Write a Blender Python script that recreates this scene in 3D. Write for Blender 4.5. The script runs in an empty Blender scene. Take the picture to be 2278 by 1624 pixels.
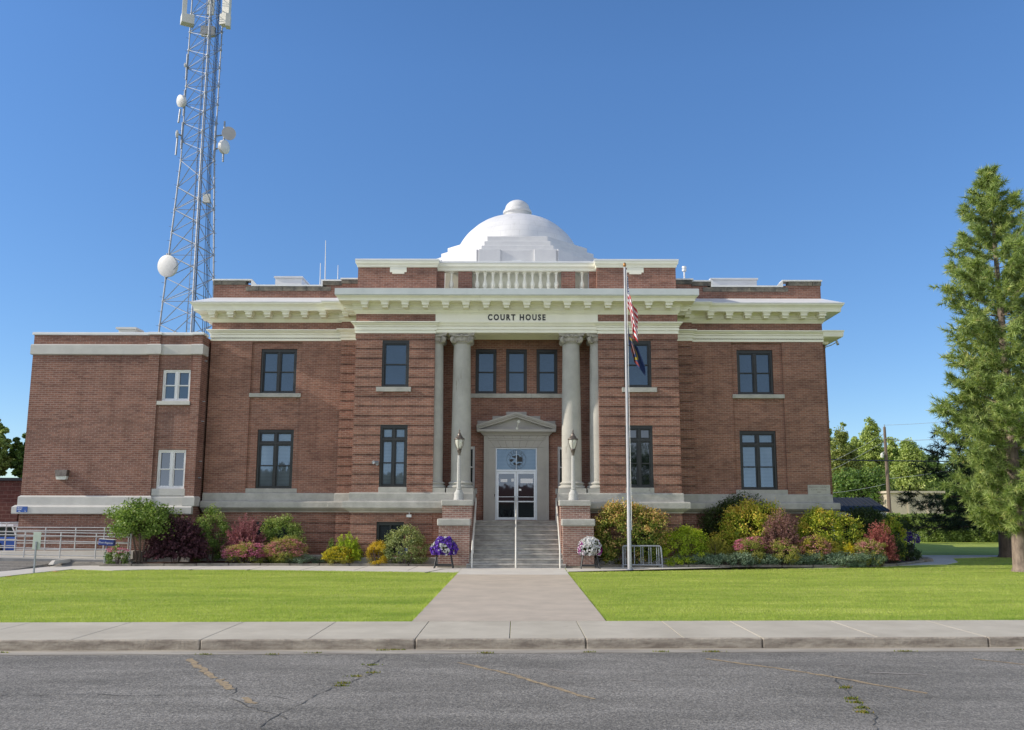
import bpy, bmesh, math, random
import numpy as np
from mathutils import Vector, Matrix

SC = bpy.context.scene
COL = SC.collection
R = math.radians
# ------------------------------------------------------------------ camera geometry (metres, building axis at x=0)
F, CX, CY = 2031., 1139., 812.
PITCH, YAW, ROLL, H = R(9.04), .005, .003, 2.08
def ray(px, py):
    x = (px-CX)/F; y = (CY-py)/F
    c, s = math.cos(ROLL), math.sin(ROLL)
    x, y = x*c-y*s, x*s+y*c
    X = x; Y = math.cos(PITCH)-y*math.sin(PITCH); Z = math.sin(PITCH)+y*math.cos(PITCH)
    c, s = math.cos(YAW), math.sin(YAW)
    return (X*c-Y*s, X*s+Y*c, Z)
def at(px, py, Y):                       # surveyed point on the vertical plane y = Y
    d = ray(px, py); t = Y/d[1]
    return Vector((d[0]*t, Y, H+d[2]*t))
def gr(px, py, z=0.):                    # surveyed point on the ground
    d = ray(px, py); t = (z-H)/d[2]
    return Vector((d[0]*t, d[1]*t, z))

# ------------------------------------------------------------------ materials
def nodes(name):
    m = bpy.data.materials.new(name); m.use_nodes = True
    nt = m.node_tree; b = nt.nodes['Principled BSDF']
    return m, nt, b
def N(nt, t, **kw):
    n = nt.nodes.new(t)
    for k, v in kw.items():
        if k.startswith('i_'): n.inputs[k[2:].replace('_', ' ')].default_value = v
        else: setattr(n, k, v)
    return n
def L(nt, a, b): nt.links.new(a, b)
def ramp(nt, fac, stops):
    r = N(nt, 'ShaderNodeValToRGB')
    el = r.color_ramp.elements
    while len(el) < len(stops): el.new(.5)
    for e, (p, c) in zip(el, stops):
        e.position = p; e.color = (*c, 1) if len(c) == 3 else c
    L(nt, fac, r.inputs[0]); return r.outputs[0]
def noise(nt, vec, scale, detail=4, rough=.6, dist=0.):
    n = N(nt, 'ShaderNodeTexNoise'); n.inputs['Scale'].default_value = scale
    n.inputs['Detail'].default_value = detail; n.inputs['Roughness'].default_value = rough
    n.inputs['Distortion'].default_value = dist
    if vec is not None: L(nt, vec, n.inputs['Vector'])
    return n.outputs['Fac']
def mixc(nt, fac, a, b, mode='MIX'):
    m = N(nt, 'ShaderNodeMix', data_type='RGBA', blend_type=mode)
    for s, v in ((m.inputs[0], fac), (m.inputs[6], a), (m.inputs[7], b)):
        if isinstance(v, (int, float)): s.default_value = v
        elif isinstance(v, tuple): s.default_value = (*v, 1) if len(v) == 3 else v
        else: L(nt, v, s)
    return m.outputs[2]
def math_(nt, op, a, b=None, c=None):
    m = N(nt, 'ShaderNodeMath', operation=op)
    for i, v in enumerate((a, b, c)):
        if v is None: continue
        if isinstance(v, (int, float)): m.inputs[i].default_value = v
        else: L(nt, v, m.inputs[i])
    return m.outputs[0]
def bump(nt, b, h, strength=.3, dist=.02):
    n = N(nt, 'ShaderNodeBump'); n.inputs['Strength'].default_value = strength
    n.inputs['Distance'].default_value = dist
    L(nt, h, n.inputs['Height']); L(nt, n.outputs[0], b.inputs['Normal'])
def objco(nt): return N(nt, 'ShaderNodeTexCoord').outputs['Object']
def scaled(nt, vec, s):
    m = N(nt, 'ShaderNodeVectorMath', operation='MULTIPLY'); L(nt, vec, m.inputs[0]); m.inputs[1].default_value = s
    return m.outputs[0]

def mat_plain(name, c1, c2=None, rough=.6, scale=3., metal=0., bmp=0., bscale=40., spec=.5, stops=(.35, .65), stain=None, stretch=(1, 1, 1)):
    m, nt, b = nodes(name)
    b.inputs['Roughness'].default_value = rough; b.inputs['Metallic'].default_value = metal
    b.inputs['Specular IOR Level'].default_value = spec
    o = objco(nt)
    if c2 is None: c2 = tuple(x*.86 for x in c1)
    col = ramp(nt, noise(nt, scaled(nt, o, stretch), scale, 5, .65), [(stops[0], c1), (stops[1], c2)])
    if stain:
        s = ramp(nt, noise(nt, scaled(nt, o, stain[2]), stain[1], 6, .75), [(stain[3], (0, 0, 0)), (stain[3]+.08, (1, 1, 1))])
        col = mixc(nt, s, col, stain[0])
    L(nt, col, b.inputs['Base Color'])
    if bmp: bump(nt, b, noise(nt, o, bscale, 5, .7), bmp)
    return m

def mat_brick(name, c1, c2, mortar, dark=(.06, .035, .03), row=.0753, width=.215, stain=.5, msize=.011):
    m, nt, b = nodes(name)
    b.inputs['Roughness'].default_value = .85; b.inputs['Specular IOR Level'].default_value = .25
    o = objco(nt); sp = N(nt, 'ShaderNodeSeparateXYZ'); L(nt, o, sp.inputs[0])
    g = N(nt, 'ShaderNodeNewGeometry'); sn = N(nt, 'ShaderNodeSeparateXYZ'); L(nt, g.outputs['True Normal'], sn.inputs[0])
    side = math_(nt, 'GREATER_THAN', math_(nt, 'ABSOLUTE', sn.outputs[0]), .6)
    mx = N(nt, 'ShaderNodeMix', data_type='FLOAT'); L(nt, side, mx.inputs[0]); L(nt, sp.outputs[0], mx.inputs[2]); L(nt, sp.outputs[1], mx.inputs[3])
    cb = N(nt, 'ShaderNodeCombineXYZ'); L(nt, mx.outputs[0], cb.inputs[0]); L(nt, sp.outputs[2], cb.inputs[1])
    t = N(nt, 'ShaderNodeTexBrick'); L(nt, cb.outputs[0], t.inputs['Vector'])
    t.inputs['Scale'].default_value = 1; t.inputs['Brick Width'].default_value = width; t.inputs['Row Height'].default_value = row
    t.inputs['Mortar Size'].default_value = msize; t.inputs['Mortar Smooth'].default_value = .15; t.inputs['Bias'].default_value = 0
    t.inputs['Color1'].default_value = (*c1, 1); t.inputs['Color2'].default_value = (*c2, 1); t.inputs['Mortar'].default_value = (*mortar, 1)
    # weathering: broad tone drifts and streaked rows of darker bricks
    col = mixc(nt, math_(nt, 'MULTIPLY', ramp(nt, noise(nt, scaled(nt, o, (.5, .5, 1.2)), 1.1, 6, .7), [(.42, (0, 0, 0)), (.75, (1, 1, 1))]), stain), t.outputs['Color'], dark)
    rows = ramp(nt, noise(nt, scaled(nt, o, (2.2, 2.2, 13.3)), 1., 2, .6), [(.5, (1, 1, 1)), (.72, (.7, .66, .66))])
    col = mixc(nt, 1., col, rows, 'MULTIPLY')
    drip = ramp(nt, noise(nt, scaled(nt, o, (2.6, 2.6, .22)), 1., 5, .75), [(.5, (1, 1, 1)), (.68, (.82, .8, .79))])
    col = mixc(nt, 1., col, drip, 'MULTIPLY')
    pale = ramp(nt, noise(nt, o, .8, 6, .8), [(.56, (0, 0, 0)), (.8, (1, 1, 1))])
    col = mixc(nt, math_(nt, 'MULTIPLY', pale, .3), col, mortar)
    L(nt, col, b.inputs['Base Color'])
    hgt = math_(nt, 'SUBTRACT', math_(nt, 'MULTIPLY', noise(nt, o, 14, 4, .7), .9), t.outputs['Fac'])
    bump(nt, b, hgt, .5, .008)
    return m

def mat_leaf(name, stops, rough=.5, trans=.35, tcol=None, spec=.3):
    """leaf colour varies from leaf to leaf with the face attribute 'rnd'"""
    m, nt, b = nodes(name)
    a = N(nt, 'ShaderNodeAttribute', attribute_name='rnd')
    col = ramp(nt, a.outputs['Fac'], stops)
    L(nt, col, b.inputs['Base Color']); b.inputs['Roughness'].default_value = rough
    b.inputs['Specular IOR Level'].default_value = spec
    tr = N(nt, 'ShaderNodeBsdfTranslucent'); L(nt, mixc(nt, 1., col, tcol or (1.5, 1.7, .6), 'MULTIPLY'), tr.inputs[0])
    ms = N(nt, 'ShaderNodeMixShader'); ms.inputs[0].default_value = trans
    L(nt, b.outputs[0], ms.inputs[1]); L(nt, tr.outputs[0], ms.inputs[2])
    out = nt.nodes['Material Output']; L(nt, ms.outputs[0], out.inputs['Surface'])
    return m

def mat_pane(name, base, blind=None, pitch=.05, ior=2.1, rough=.03, wav=.05, tint=(.5, .74, 1.)):
    m, nt, b = nodes(name)
    b.inputs['Specular Tint'].default_value = (*tint, 1)
    b.inputs['Roughness'].default_value = rough; b.inputs['IOR'].default_value = ior
    o = objco(nt)
    if blind:
        sp = N(nt, 'ShaderNodeSeparateXYZ'); L(nt, o, sp.inputs[0])
        fr = math_(nt, 'FRACT', math_(nt, 'DIVIDE', sp.outputs[2], pitch))
        col = ramp(nt, fr, [(0, tuple(x*.35 for x in blind)), (.25, blind), (.8, tuple(x*.8 for x in blind)), (1, tuple(x*.35 for x in blind))])
        v = ramp(nt, noise(nt, scaled(nt, o, (.6, .6, .25)), 1.7, 2), [(.35, (.55, .55, .55)), (.7, (1, 1, 1))])
        col = mixc(nt, 1., col, v, 'MULTIPLY')
        L(nt, col, b.inputs['Base Color'])
    else: b.inputs['Base Color'].default_value = (*base, 1)
    bump(nt, b, noise(nt, scaled(nt, o, (1, 1, .5)), 2.2, 2), wav, .05)
    return m

M = {}
M['brick'] = mat_brick('weathered_red_brick', (.355, .17, .122), (.245, .116, .09), (.36, .255, .20))
M['brick_new'] = mat_brick('brown_red_brick', (.30, .145, .108), (.205, .097, .078), (.34, .25, .205), row=.081, width=.25, stain=.4, msize=.011)
M['brick_far'] = mat_brick('dull_maroon_brick', (.16, .06, .05), (.12, .045, .04), (.2, .12, .1), row=.2, width=.4)
M['brick_groove_shade'] = mat_brick('shade_toned_recessed_brick', (.25, .12, .09), (.165, .082, .065), (.28, .21, .17), stain=.6)  # brick darkened for the groove floors, undercut shadow put into the colour
M['brick_pier'] = mat_brick('pier_brick', (.37, .21, .165), (.27, .15, .12), (.47, .39, .34), stain=.3)
M['cream'] = mat_plain('cream_paint', (.88, .87, .72), (.80, .78, .64), .5, 1.5, stain=((.22, .2, .15), 3.2, (.6, .6, 2.), .67))
M['cream2'] = mat_plain('cream_paint_clean', (.90, .88, .75), (.83, .81, .68), .5, 1.2, stain=((.42, .38, .29), 2.6, (1.2, 1.2, .35), .68))
M['gutter'] = mat_plain('grey_painted_metal', (.60, .64, .64), (.52, .56, .56), .35, .8)
M['white'] = mat_plain('white_roof_coating', (.67, .67, .67), (.61, .61, .62), .45, 2., bmp=.12, bscale=6)
def mat_dome():
    m, nt, b = nodes('white_dome_coating'); b.inputs['Roughness'].default_value = .5
    v = N(nt, 'ShaderNodeVectorMath', operation='SUBTRACT'); L(nt, objco(nt), v.inputs[0]); v.inputs[1].default_value = (.03, 44.5, 0)
    sp = N(nt, 'ShaderNodeSeparateXYZ'); L(nt, v.outputs[0], sp.inputs[0])
    cb = N(nt, 'ShaderNodeCombineXYZ'); L(nt, math_(nt, 'MULTIPLY', math_(nt, 'ARCTAN2', sp.outputs[1], sp.outputs[0]), 2.6), cb.inputs[0]); L(nt, sp.outputs[2], cb.inputs[1])
    t = N(nt, 'ShaderNodeTexBrick'); L(nt, cb.outputs[0], t.inputs['Vector']); t.inputs['Scale'].default_value = 1
    for k, q in (('Brick Width', .8), ('Row Height', .33), ('Mortar Size', .012), ('Mortar Smooth', .3)): t.inputs[k].default_value = q
    t.inputs['Color1'].default_value = (.73, .73, .73, 1); t.inputs['Color2'].default_value = (.69, .69, .7, 1); t.inputs['Mortar'].default_value = (.63, .63, .64, 1)
    st = ramp(nt, noise(nt, scaled(nt, v.outputs[0], (1.6, 1.6, .35)), 1.4, 6, .75), [(.5, (1, 1, 1)), (.75, (.84, .84, .83))])
    L(nt, mixc(nt, 1., t.outputs['Color'], st, 'MULTIPLY'), b.inputs['Base Color'])
    bump(nt, b, math_(nt, 'SUBTRACT', noise(nt, v.outputs[0], 5, 4, .6), t.outputs['Fac']), .4, .02); return m
M['dome'] = mat_dome()
M['whitemetal'] = mat_plain('white_flashing', (.78, .79, .79), (.7, .71, .72), .35, 1.)
M['stone'] = mat_plain('grey_limestone', (.46, .45, .415), (.34, .335, .31), .8, 2.2, bmp=.5, bscale=14, stain=((.2, .19, .17), 1.6, (1, 1, .5), .66))
M['stone_cap'] = mat_plain('weathered_capital_stone', (.50, .47, .41), (.30, .28, .25), .85, 9., bmp=.5, bscale=25)
M['stone_col'] = mat_plain('column_limestone', (.46, .45, .41), (.38, .37, .34), .8, 1.6, bmp=.25, bscale=30, stain=((.27, .26, .22), 1.1, (1, 1, .25), .6))
M['stone_door'] = mat_plain('door_limestone', (.41, .39, .36), (.35, .335, .31), .8, 1.3, bmp=.2, bscale=40)
M['stone_dark'] = mat_plain('blackened_coping_stone', (.27, .24, .19), (.1, .095, .085), .9, 3.5, bmp=.6, bscale=10)
M['stucco'] = mat_plain('pale_stucco', (.56, .55, .52), (.49, .48, .455), .8, 1.5, bmp=.3, bscale=25)
M['step'] = mat_plain('worn_step_stone', (.50, .48, .44), (.28, .27, .25), .8, 2.5, bmp=.35, bscale=18, stretch=(1, 1, 3))
M['dark'] = mat_plain('dark_window_frame', (.012, .016, .018), (.018, .022, .024), .45, 2)
M['whiteframe'] = mat_plain('white_window_frame', (.78, .78, .78), (.72, .72, .72), .4, 2)
M['alu'] = mat_plain('pale_aluminium_door', (.66, .70, .74), (.6, .64, .68), .3, 2, metal=.25)
M['pane_up'] = mat_pane('glass_blue_blind', (.02, .03, .04), (.025, .042, .075), .05, 1.85)
M['pane_blind'] = mat_pane('glass_pale_blind', (.02, .03, .04), (.17, .21, .23), .055, 1.9)
M['pane_dark'] = mat_pane('glass_dark', (.012, .014, .016), None, .05, 1.9, tint=(.8, .9, 1.))
M['pane_base'] = mat_pane('basement_screen', (.02, .021, .02), (.03, .03, .028), .06, 1.4, .5)
M['galv'] = mat_plain('galvanised_steel', (.36, .39, .43), (.24, .265, .30), .5, 4, metal=.2)
M['rail'] = mat_plain('painted_handrail', (.74, .72, .66), (.66, .64, .58), .45, 4, metal=.1)
M['railsteel'] = mat_plain('brushed_rail_steel', (.5, .5, .5), (.4, .4, .4), .4, 4, metal=.4)
M['bronze'] = mat_plain('bronze_lantern_metal', (.21, .18, .16), (.13, .11, .1), .42, 8, metal=.6)
M['concpost'] = mat_plain('speckled_concrete', (.52, .52, .50), (.38, .38, .37), .7, 30, bmp=.2, bscale=60)
M['black'] = mat_plain('black_plastic', (.016, .017, .019), (.022, .023, .025), .5, 3)
M['blacklet'] = mat_plain('black_letter_paint', (.012, .012, .012), (.016, .016, .016), .5, 3)
M['cable'] = mat_plain('black_cable', (.014, .018, .035), (.02, .024, .04), .5, 3)
M['radome'] = mat_plain('white_radome', (.70, .70, .69), (.64, .64, .63), .5, 2)
M['radome_grey'] = mat_plain('grey_dish_back', (.45, .44, .43), (.4, .39, .38), .6, 2)
M['equip'] = mat_plain('pale_equipment_plastic', (.66, .66, .60), (.58, .58, .53), .5, 2)
M['conc'] = mat_plain('pavement_concrete', (.55, .50, .40), (.45, .405, .32), .85, .9, bmp=.25, bscale=60, stain=((.28, .22, .16), .8, (.5, 1.6, 1), .66))
M['conc_new'] = mat_plain('pale_path_concrete', (.62, .59, .53), (.54, .51, .46), .85, 1.1, bmp=.2, bscale=60)
M['conc_walk'] = mat_plain('pebbled_walk_concrete', (.54, .46, .365), (.45, .385, .305), .9, 1.2, bmp=.35, bscale=120, stain=((.36, .3, .25), 1.1, (1, .6, 1), .66))
M['gutterconc'] = mat_plain('stained_gutter_concrete', (.44, .40, .33), (.28, .25, .21), .9, 1.6, bmp=.4, bscale=40, stretch=(.4, 2, 1))
M['kerb'] = mat_plain('worn_kerb_concrete', (.50, .44, .355), (.24, .2, .16), .9, 3.2, bmp=1., bscale=16, stretch=(.7, 1, 3))
M['mulch'] = mat_plain('red_brown_mulch', (.12, .05, .035), (.045, .024, .018), .95, 22, bmp=1., bscale=30)
M['rampwall'] = mat_plain('shaded_ramp_wall', (.27, .27, .265), (.2, .2, .2), .85, 2.)  # darker grey, the shade on the ramp's front face put into the colour
M['edging'] = mat_plain('bed_edging_concrete', (.30, .27, .22), (.16, .14, .11), .9, 3, bmp=.4)
M['bark'] = mat_plain('tree_bark', (.17, .125, .095), (.08, .06, .048), .9, 5, bmp=1., bscale=12, stretch=(1, 1, .35))
M['bark_pine'] = mat_plain('pine_bark', (.30, .235, .19), (.13, .098, .08), .9, 6, bmp=1., bscale=10, stretch=(1, 1, .4))
M['twig'] = mat_plain('twig_bark', (.13, .10, .075), (.07, .055, .045), .9, 5)
M['blue'] = mat_plain('blue_sign_paint', (.02, .09, .36), (.018, .08, .32), .4, 3)
M['navy'] = mat_plain('newspaper_box_blue', (.022, .05, .26), (.02, .045, .23), .4, 3)
M['signwhite'] = mat_plain('white_sign_paint', (.82, .83, .85), (.78, .79, .81), .5, 3)
M['signback'] = mat_plain('pale_green_sign_back', (.46, .52, .46), (.42, .48, .42), .45, 3)
M['metalroof'] = mat_plain('dark_standing_seam_roof', (.035, .04, .05), (.028, .033, .042), .7, 1., spec=.15)
M['beige'] = mat_plain('beige_render', (.58, .50, .40), (.52, .45, .36), .85, 1.)
M['woodpole'] = mat_plain('weathered_pole_wood', (.22, .16, .12), (.13, .10, .08), .9, 3, stretch=(1, 1, .1))
M['gold'] = mat_plain('gold_ball', (.42, .2, .06), (.36, .17, .05), .35, 3, metal=.5)
M['polemetal'] = mat_plain('satin_flagpole', (.46, .46, .47), (.40, .40, .41), .35, 3, metal=.4)
M['carblue'] = mat_plain('blue_car_paint', (.02, .08, .36), (.018, .07, .32), .2, 1)
M['carwhite'] = mat_plain('white_car_paint', (.75, .76, .78), (.7, .71, .73), .2, 1)
M['rubber'] = mat_plain('tyre_rubber', (.015, .015, .015), (.02, .02, .02), .8, 5)
M['orange'] = mat_plain('worn_orange_paint', (.62, .33, .10), (.45, .27, .12), .8, 9)
M['yellowline'] = mat_plain('faded_yellow_paint', (.42, .31, .17), (.24, .19, .13), .9, 14, stops=(.4, .6))
M['chalk'] = mat_plain('chalky_scuff', (.32, .29, .25), (.22, .205, .19), .9, 14)
M['crack'] = mat_plain('crack_fill', (.06, .06, .055), (.11, .107, .098), .95, 9)
M['moss'] = mat_plain('dry_weed', (.16, .17, .035), (.28, .19, .06), .95, 9)
M['redroof'] = mat_plain('red_shingle_roof', (.2, .07, .055), (.15, .05, .04), .8, 3)
M['greyroof'] = mat_plain('grey_shingle_roof', (.09, .085, .085), (.06, .058, .06), .85, 3)
M['tan'] = mat_plain('tan_house_wall', (.35, .28, .2), (.3, .24, .17), .85, 1)

def mat_asphalt():
    m, nt, b = nodes('weathered_asphalt')
    b.inputs['Roughness'].default_value = .88; b.inputs['Specular IOR Level'].default_value = .25
    o = objco(nt)
    base = ramp(nt, noise(nt, scaled(nt, o, (.35, 1.3, 1)), .9, 7, .7), [(.3, (.15, .142, .125)), (.7, (.295, .278, .248))])
    ag = ramp(nt, noise(nt, o, 42, 3, .8), [(.38, (.5, .5, .5)), (.5, (.95, .95, .95)), (.64, (1.6, 1.58, 1.55))])
    col = mixc(nt, 1., base, ag, 'MULTIPLY')
    ag2 = ramp(nt, noise(nt, scaled(nt, o, (1, .6, 1)), 24, 3, .75), [(.36, (.78, .78, .78)), (.5, (1, 1, 1)), (.64, (1.22, 1.22, 1.2))])
    col = mixc(nt, 1., col, ag2, 'MULTIPLY')
    v = N(nt, 'ShaderNodeTexVoronoi', feature='F1'); v.inputs['Scale'].default_value = 34; L(nt, o, v.inputs['Vector'])
    sp = ramp(nt, v.outputs['Distance'], [(.10, (1, 1, 1)), (.2, (0, 0, 0))])
    pick = ramp(nt, noise(nt, o, 23, 1), [(.6, (0, 0, 0)), (.64, (1, 1, 1))])
    col = mixc(nt, math_(nt, 'MULTIPLY', sp, pick), col, (.30, .29, .27))
    seam = ramp(nt, noise(nt, scaled(nt, o, (.12, 2.2, 1)), .7, 5, .7), [(.56, (0, 0, 0)), (.68, (1, 1, 1))])
    col = mixc(nt, math_(nt, 'MULTIPLY', seam, .4), col, (.20, .185, .165))
    L(nt, col, b.inputs['Base Color'])
    bump(nt, b, noise(nt, scaled(nt, o, (1, .6, 1)), 34, 4, .8), .6, .02)
    return m
M['asphalt'] = mat_asphalt()
def mat_lawn(name, c1, c2, c3):
    m, nt, b = nodes(name)
    b.inputs['Roughness'].default_value = .8; b.inputs['Specular IOR Level'].default_value = .15
    o = objco(nt)
    p = ramp(nt, noise(nt, scaled(nt, o, (.35, .9, 1)), .9, 6, .65), [(.35, c1), (.55, c2), (.72, c3)])
    f = ramp(nt, noise(nt, o, 26, 3, .8), [(.35, (.6, .66, .55)), (.65, (1.15, 1.12, 1.1))])
    L(nt, mixc(nt, 1., p, f, 'MULTIPLY'), b.inputs['Base Color'])
    bump(nt, b, noise(nt, o, 45, 3, .8), .9, .05)
    return m
M['lawn'] = mat_lawn('mown_lawn', (.33, .42, .075), (.44, .51, .11), (.54, .56, .18))
M['earth'] = mat_lawn('far_ground', (.10, .13, .03), (.14, .16, .05), (.18, .17, .07))

# ------------------------------------------------------------------ mesh builder
class MB:
    def __init__(s): s.v = []; s.f = []
    def add(s, vs, fs):
        o = len(s.v); s.v += [tuple(v) for v in vs]; s.f += [tuple(i+o for i in f) for f in fs]; return s
    def quad(s, a, b, c, d): return s.add([a, b, c, d], [(0, 1, 2, 3)])
    def box(s, x0, x1, y0, y1, z0, z1):
        v = [(x, y, z) for z in (z0, z1) for y in (y0, y1) for x in (x0, x1)]
        return s.add(v, [(0, 2, 3, 1), (4, 5, 7, 6), (0, 1, 5, 4), (2, 6, 7, 3), (0, 4, 6, 2), (1, 3, 7, 5)])
    def obox(s, c, sx, sy, sz, rz=0., mat=None):
        m = Matrix.Translation(c) @ (mat if mat else Matrix.Rotation(rz, 4, 'Z'))
        v = [m @ Vector((x*sx/2, y*sy/2, z*sz/2)) for z in (-1, 1) for y in (-1, 1) for x in (-1, 1)]
        return s.add(v, [(0, 2, 3, 1), (4, 5, 7, 6), (0, 1, 5, 4), (2, 6, 7, 3), (0, 4, 6, 2), (1, 3, 7, 5)])
    def prism(s, poly, z0, z1):                      # poly: ccw (x,y)
        n = len(poly)
        v = [(x, y, z0) for x, y in poly]+[(x, y, z1) for x, y in poly]
        return s.add(v, [tuple(range(n-1, -1, -1)), tuple(range(n, 2*n))]+[(i, (i+1) % n, (i+1) % n+n, i+n) for i in range(n)])
    def prismy(s, poly, y0, y1):                     # poly: (x,z) outline seen from the front, ccw
        n = len(poly)
        v = [(x, y0, z) for x, z in poly]+[(x, y1, z) for x, z in poly]
        return s.add(v, [tuple(range(n)), tuple(range(2*n-1, n-1, -1))]+[(i, i+n, (i+1) % n+n, (i+1) % n) for i in range(n)])
    def tube(s, pts, r, n=8, caps=True):
        pts = [Vector(p) for p in pts]; rs = r if isinstance(r, (list, tuple)) else [r]*len(pts)
        rings = []; up = None
        for i, p in enumerate(pts):
            d = (pts[min(i+1, len(pts)-1)]-pts[max(i-1, 0)]).normalized()
            if up is None or abs(d.dot(up)) > .999:
                up = Vector((0, 0, 1)) if abs(d.z) < .9 else Vector((1, 0, 0))
            a = d.cross(up).normalized(); b = a.cross(d).normalized(); up = b
            rings.append([p+(a*math.cos(2*math.pi*k/n)+b*math.sin(2*math.pi*k/n))*rs[i] for k in range(n)])
        v = [q for g in rings for q in g]; f = []
        for i in range(len(pts)-1):
            for k in range(n):
                f.append((i*n+k, i*n+(k+1) % n, (i+1)*n+(k+1) % n, (i+1)*n+k))
        if caps: f += [tuple(range(n-1, -1, -1)), tuple((len(pts)-1)*n+k for k in range(n))]
        return s.add(v, f)
    def lathe(s, prof, c=(0, 0, 0), n=24, a0=0., a1=2*math.pi, rot=0., mat=None):
        full = abs(a1-a0-2*math.pi) < 1e-6; m = n if full else n+1
        v = []
        for r_, z in prof:
            for k in range(m):
                a = rot+a0+(a1-a0)*k/n
                p = Vector((r_*math.cos(a), r_*math.sin(a), z))
                if mat: p = mat @ p
                v.append(p+Vector(c))
        f = []
        for i in range(len(prof)-1):
            for k in range(n):
                k2 = (k+1) % m
                f.append((i*m+k, i*m+k2, (i+1)*m+k2, (i+1)*m+k))
        if full:
            if prof[0][0] > 1e-4: f.append(tuple(range(m-1, -1, -1)))
            if prof[-1][0] > 1e-4: f.append(tuple((len(prof)-1)*m+k for k in range(m)))
        return s.add(v, f)
    def sweep(s, path, prof, closed=False, cap=True, loop=False):
        """prof: (outward offset, z); path: plan points, outward on the right of travel"""
        n = len(path); P = [Vector(p) for p in path]
        def nrm(i, j):
            d = (P[j]-P[i]).normalized(); return Vector((d.y, -d.x))
        off = []
        for i in range(n):
            if loop or 0 < i < n-1:
                a, b = nrm((i-1) % n, i), nrm(i, (i+1) % n); m_ = (a+b); k = m_.dot(a)
                off.append(m_/k if abs(k) > 1e-6 else a)
            else: off.append(nrm(0, 1) if i == 0 else nrm(n-2, n-1))
        v = []; k = len(prof)
        for i in range(n):
            for d, z in prof:
                q = P[i]+off[i]*d; v.append((q.x, q.y, z))
        f = []
        for i in range(n if loop else n-1):
            j = (i+1) % n
            for t in range(k if closed else k-1):
                u = (t+1) % k
                f.append((i*k+t, j*k+t, j*k+u, i*k+u))
        if closed and cap and not loop: f += [tuple(range(k-1, -1, -1)), tuple((n-1)*k+t for t in range(k))]
        return s.add(v, f)
    def build(s, name, m, parent=None, smooth=False, bevel=0., recalc=True):
        me = bpy.data.meshes.new(name); me.from_pydata(s.v, [], s.f); me.update()
        if recalc:
            bm = bmesh.new(); bm.from_mesh(me); bmesh.ops.recalc_face_normals(bm, faces=bm.faces); bm.to_mesh(me); bm.free()
        if smooth:
            for p in me.polygons: p.use_smooth = True
            try: me.set_sharp_from_angle(angle=R(38))
            except Exception: pass
        o = bpy.data.objects.new(name, me); COL.objects.link(o); o.data.materials.append(M[m] if isinstance(m, str) else m)
        if parent: o.parent = parent
        if bevel:
            md = o.modifiers.new('bevel', 'BEVEL'); md.width = bevel; md.segments = 2; md.limit_method = 'ANGLE'; md.angle_limit = R(40)
        return o
def tag(o, label=None, cat=None, group=None, kind=None):
    if label: o['label'] = label
    if cat: o['category'] = cat
    if group: o['group'] = group
    if kind: o['kind'] = kind
    return o
def thing(name, label, cat, group=None, loc=None):
    o = bpy.data.objects.new(name, None); COL.objects.link(o); o.empty_display_size = .2
    if loc: o.location = loc
    return tag(o, label, cat, group)
def struct(o): o['kind'] = 'structure'; return o
def wallF(mb, x0, x1, z0, z1, Y, holes=(), depth=.2):
    xs = sorted({x0, x1, *[h[0] for h in holes], *[h[1] for h in holes]}); zs = sorted({z0, z1, *[h[2] for h in holes], *[h[3] for h in holes]})
    for a, b in zip(xs, xs[1:]):
        for c, d in zip(zs, zs[1:]):
            mx, mz = (a+b)/2, (c+d)/2
            if any(h[0] < mx < h[1] and h[2] < mz < h[3] for h in holes): continue
            mb.quad((a, Y, c), (b, Y, c), (b, Y, d), (a, Y, d))
    for h in holes:
        a, b, c, d = h; e = Y+depth
        mb.quad((a, Y, c), (a, Y, d), (a, e, d), (a, e, c)); mb.quad((b, Y, c), (b, e, c), (b, e, d), (b, Y, d))
        mb.quad((a, Y, d), (b, Y, d), (b, e, d), (a, e, d)); mb.quad((a, Y, c), (a, e, c), (b, e, c), (b, Y, c))
def text_mesh(body, size, extrude=.01, align='CENTER', spacing=1., shear=0., bold=0.):
    c = bpy.data.curves.new('lettering', 'FONT'); c.body = body; c.size = size; c.extrude = extrude; c.align_x = align
    c.space_character = spacing; c.shear = shear; c.offset = bold; c.resolution_u = 3
    o = bpy.data.objects.new('lettering', c)
    me = bpy.data.meshes.new_from_object(o); bpy.data.objects.remove(o); bpy.data.curves.remove(c)
    return me
def lettering(body, size, loc, m, parent=None, name='lettering', rz=0., sx=1., **kw):
    me = text_mesh(body, size, **kw)
    me.transform(Matrix.Translation(loc) @ Matrix.Rotation(rz, 4, 'Z') @ Matrix.Rotation(R(90), 4, 'X') @ Matrix.Scale(sx, 4, (1, 0, 0)))
    o = bpy.data.objects.new(name, me); COL.objects.link(o); me.materials.clear(); me.materials.append(M[m])
    if parent: o.parent = parent
    return o
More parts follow.
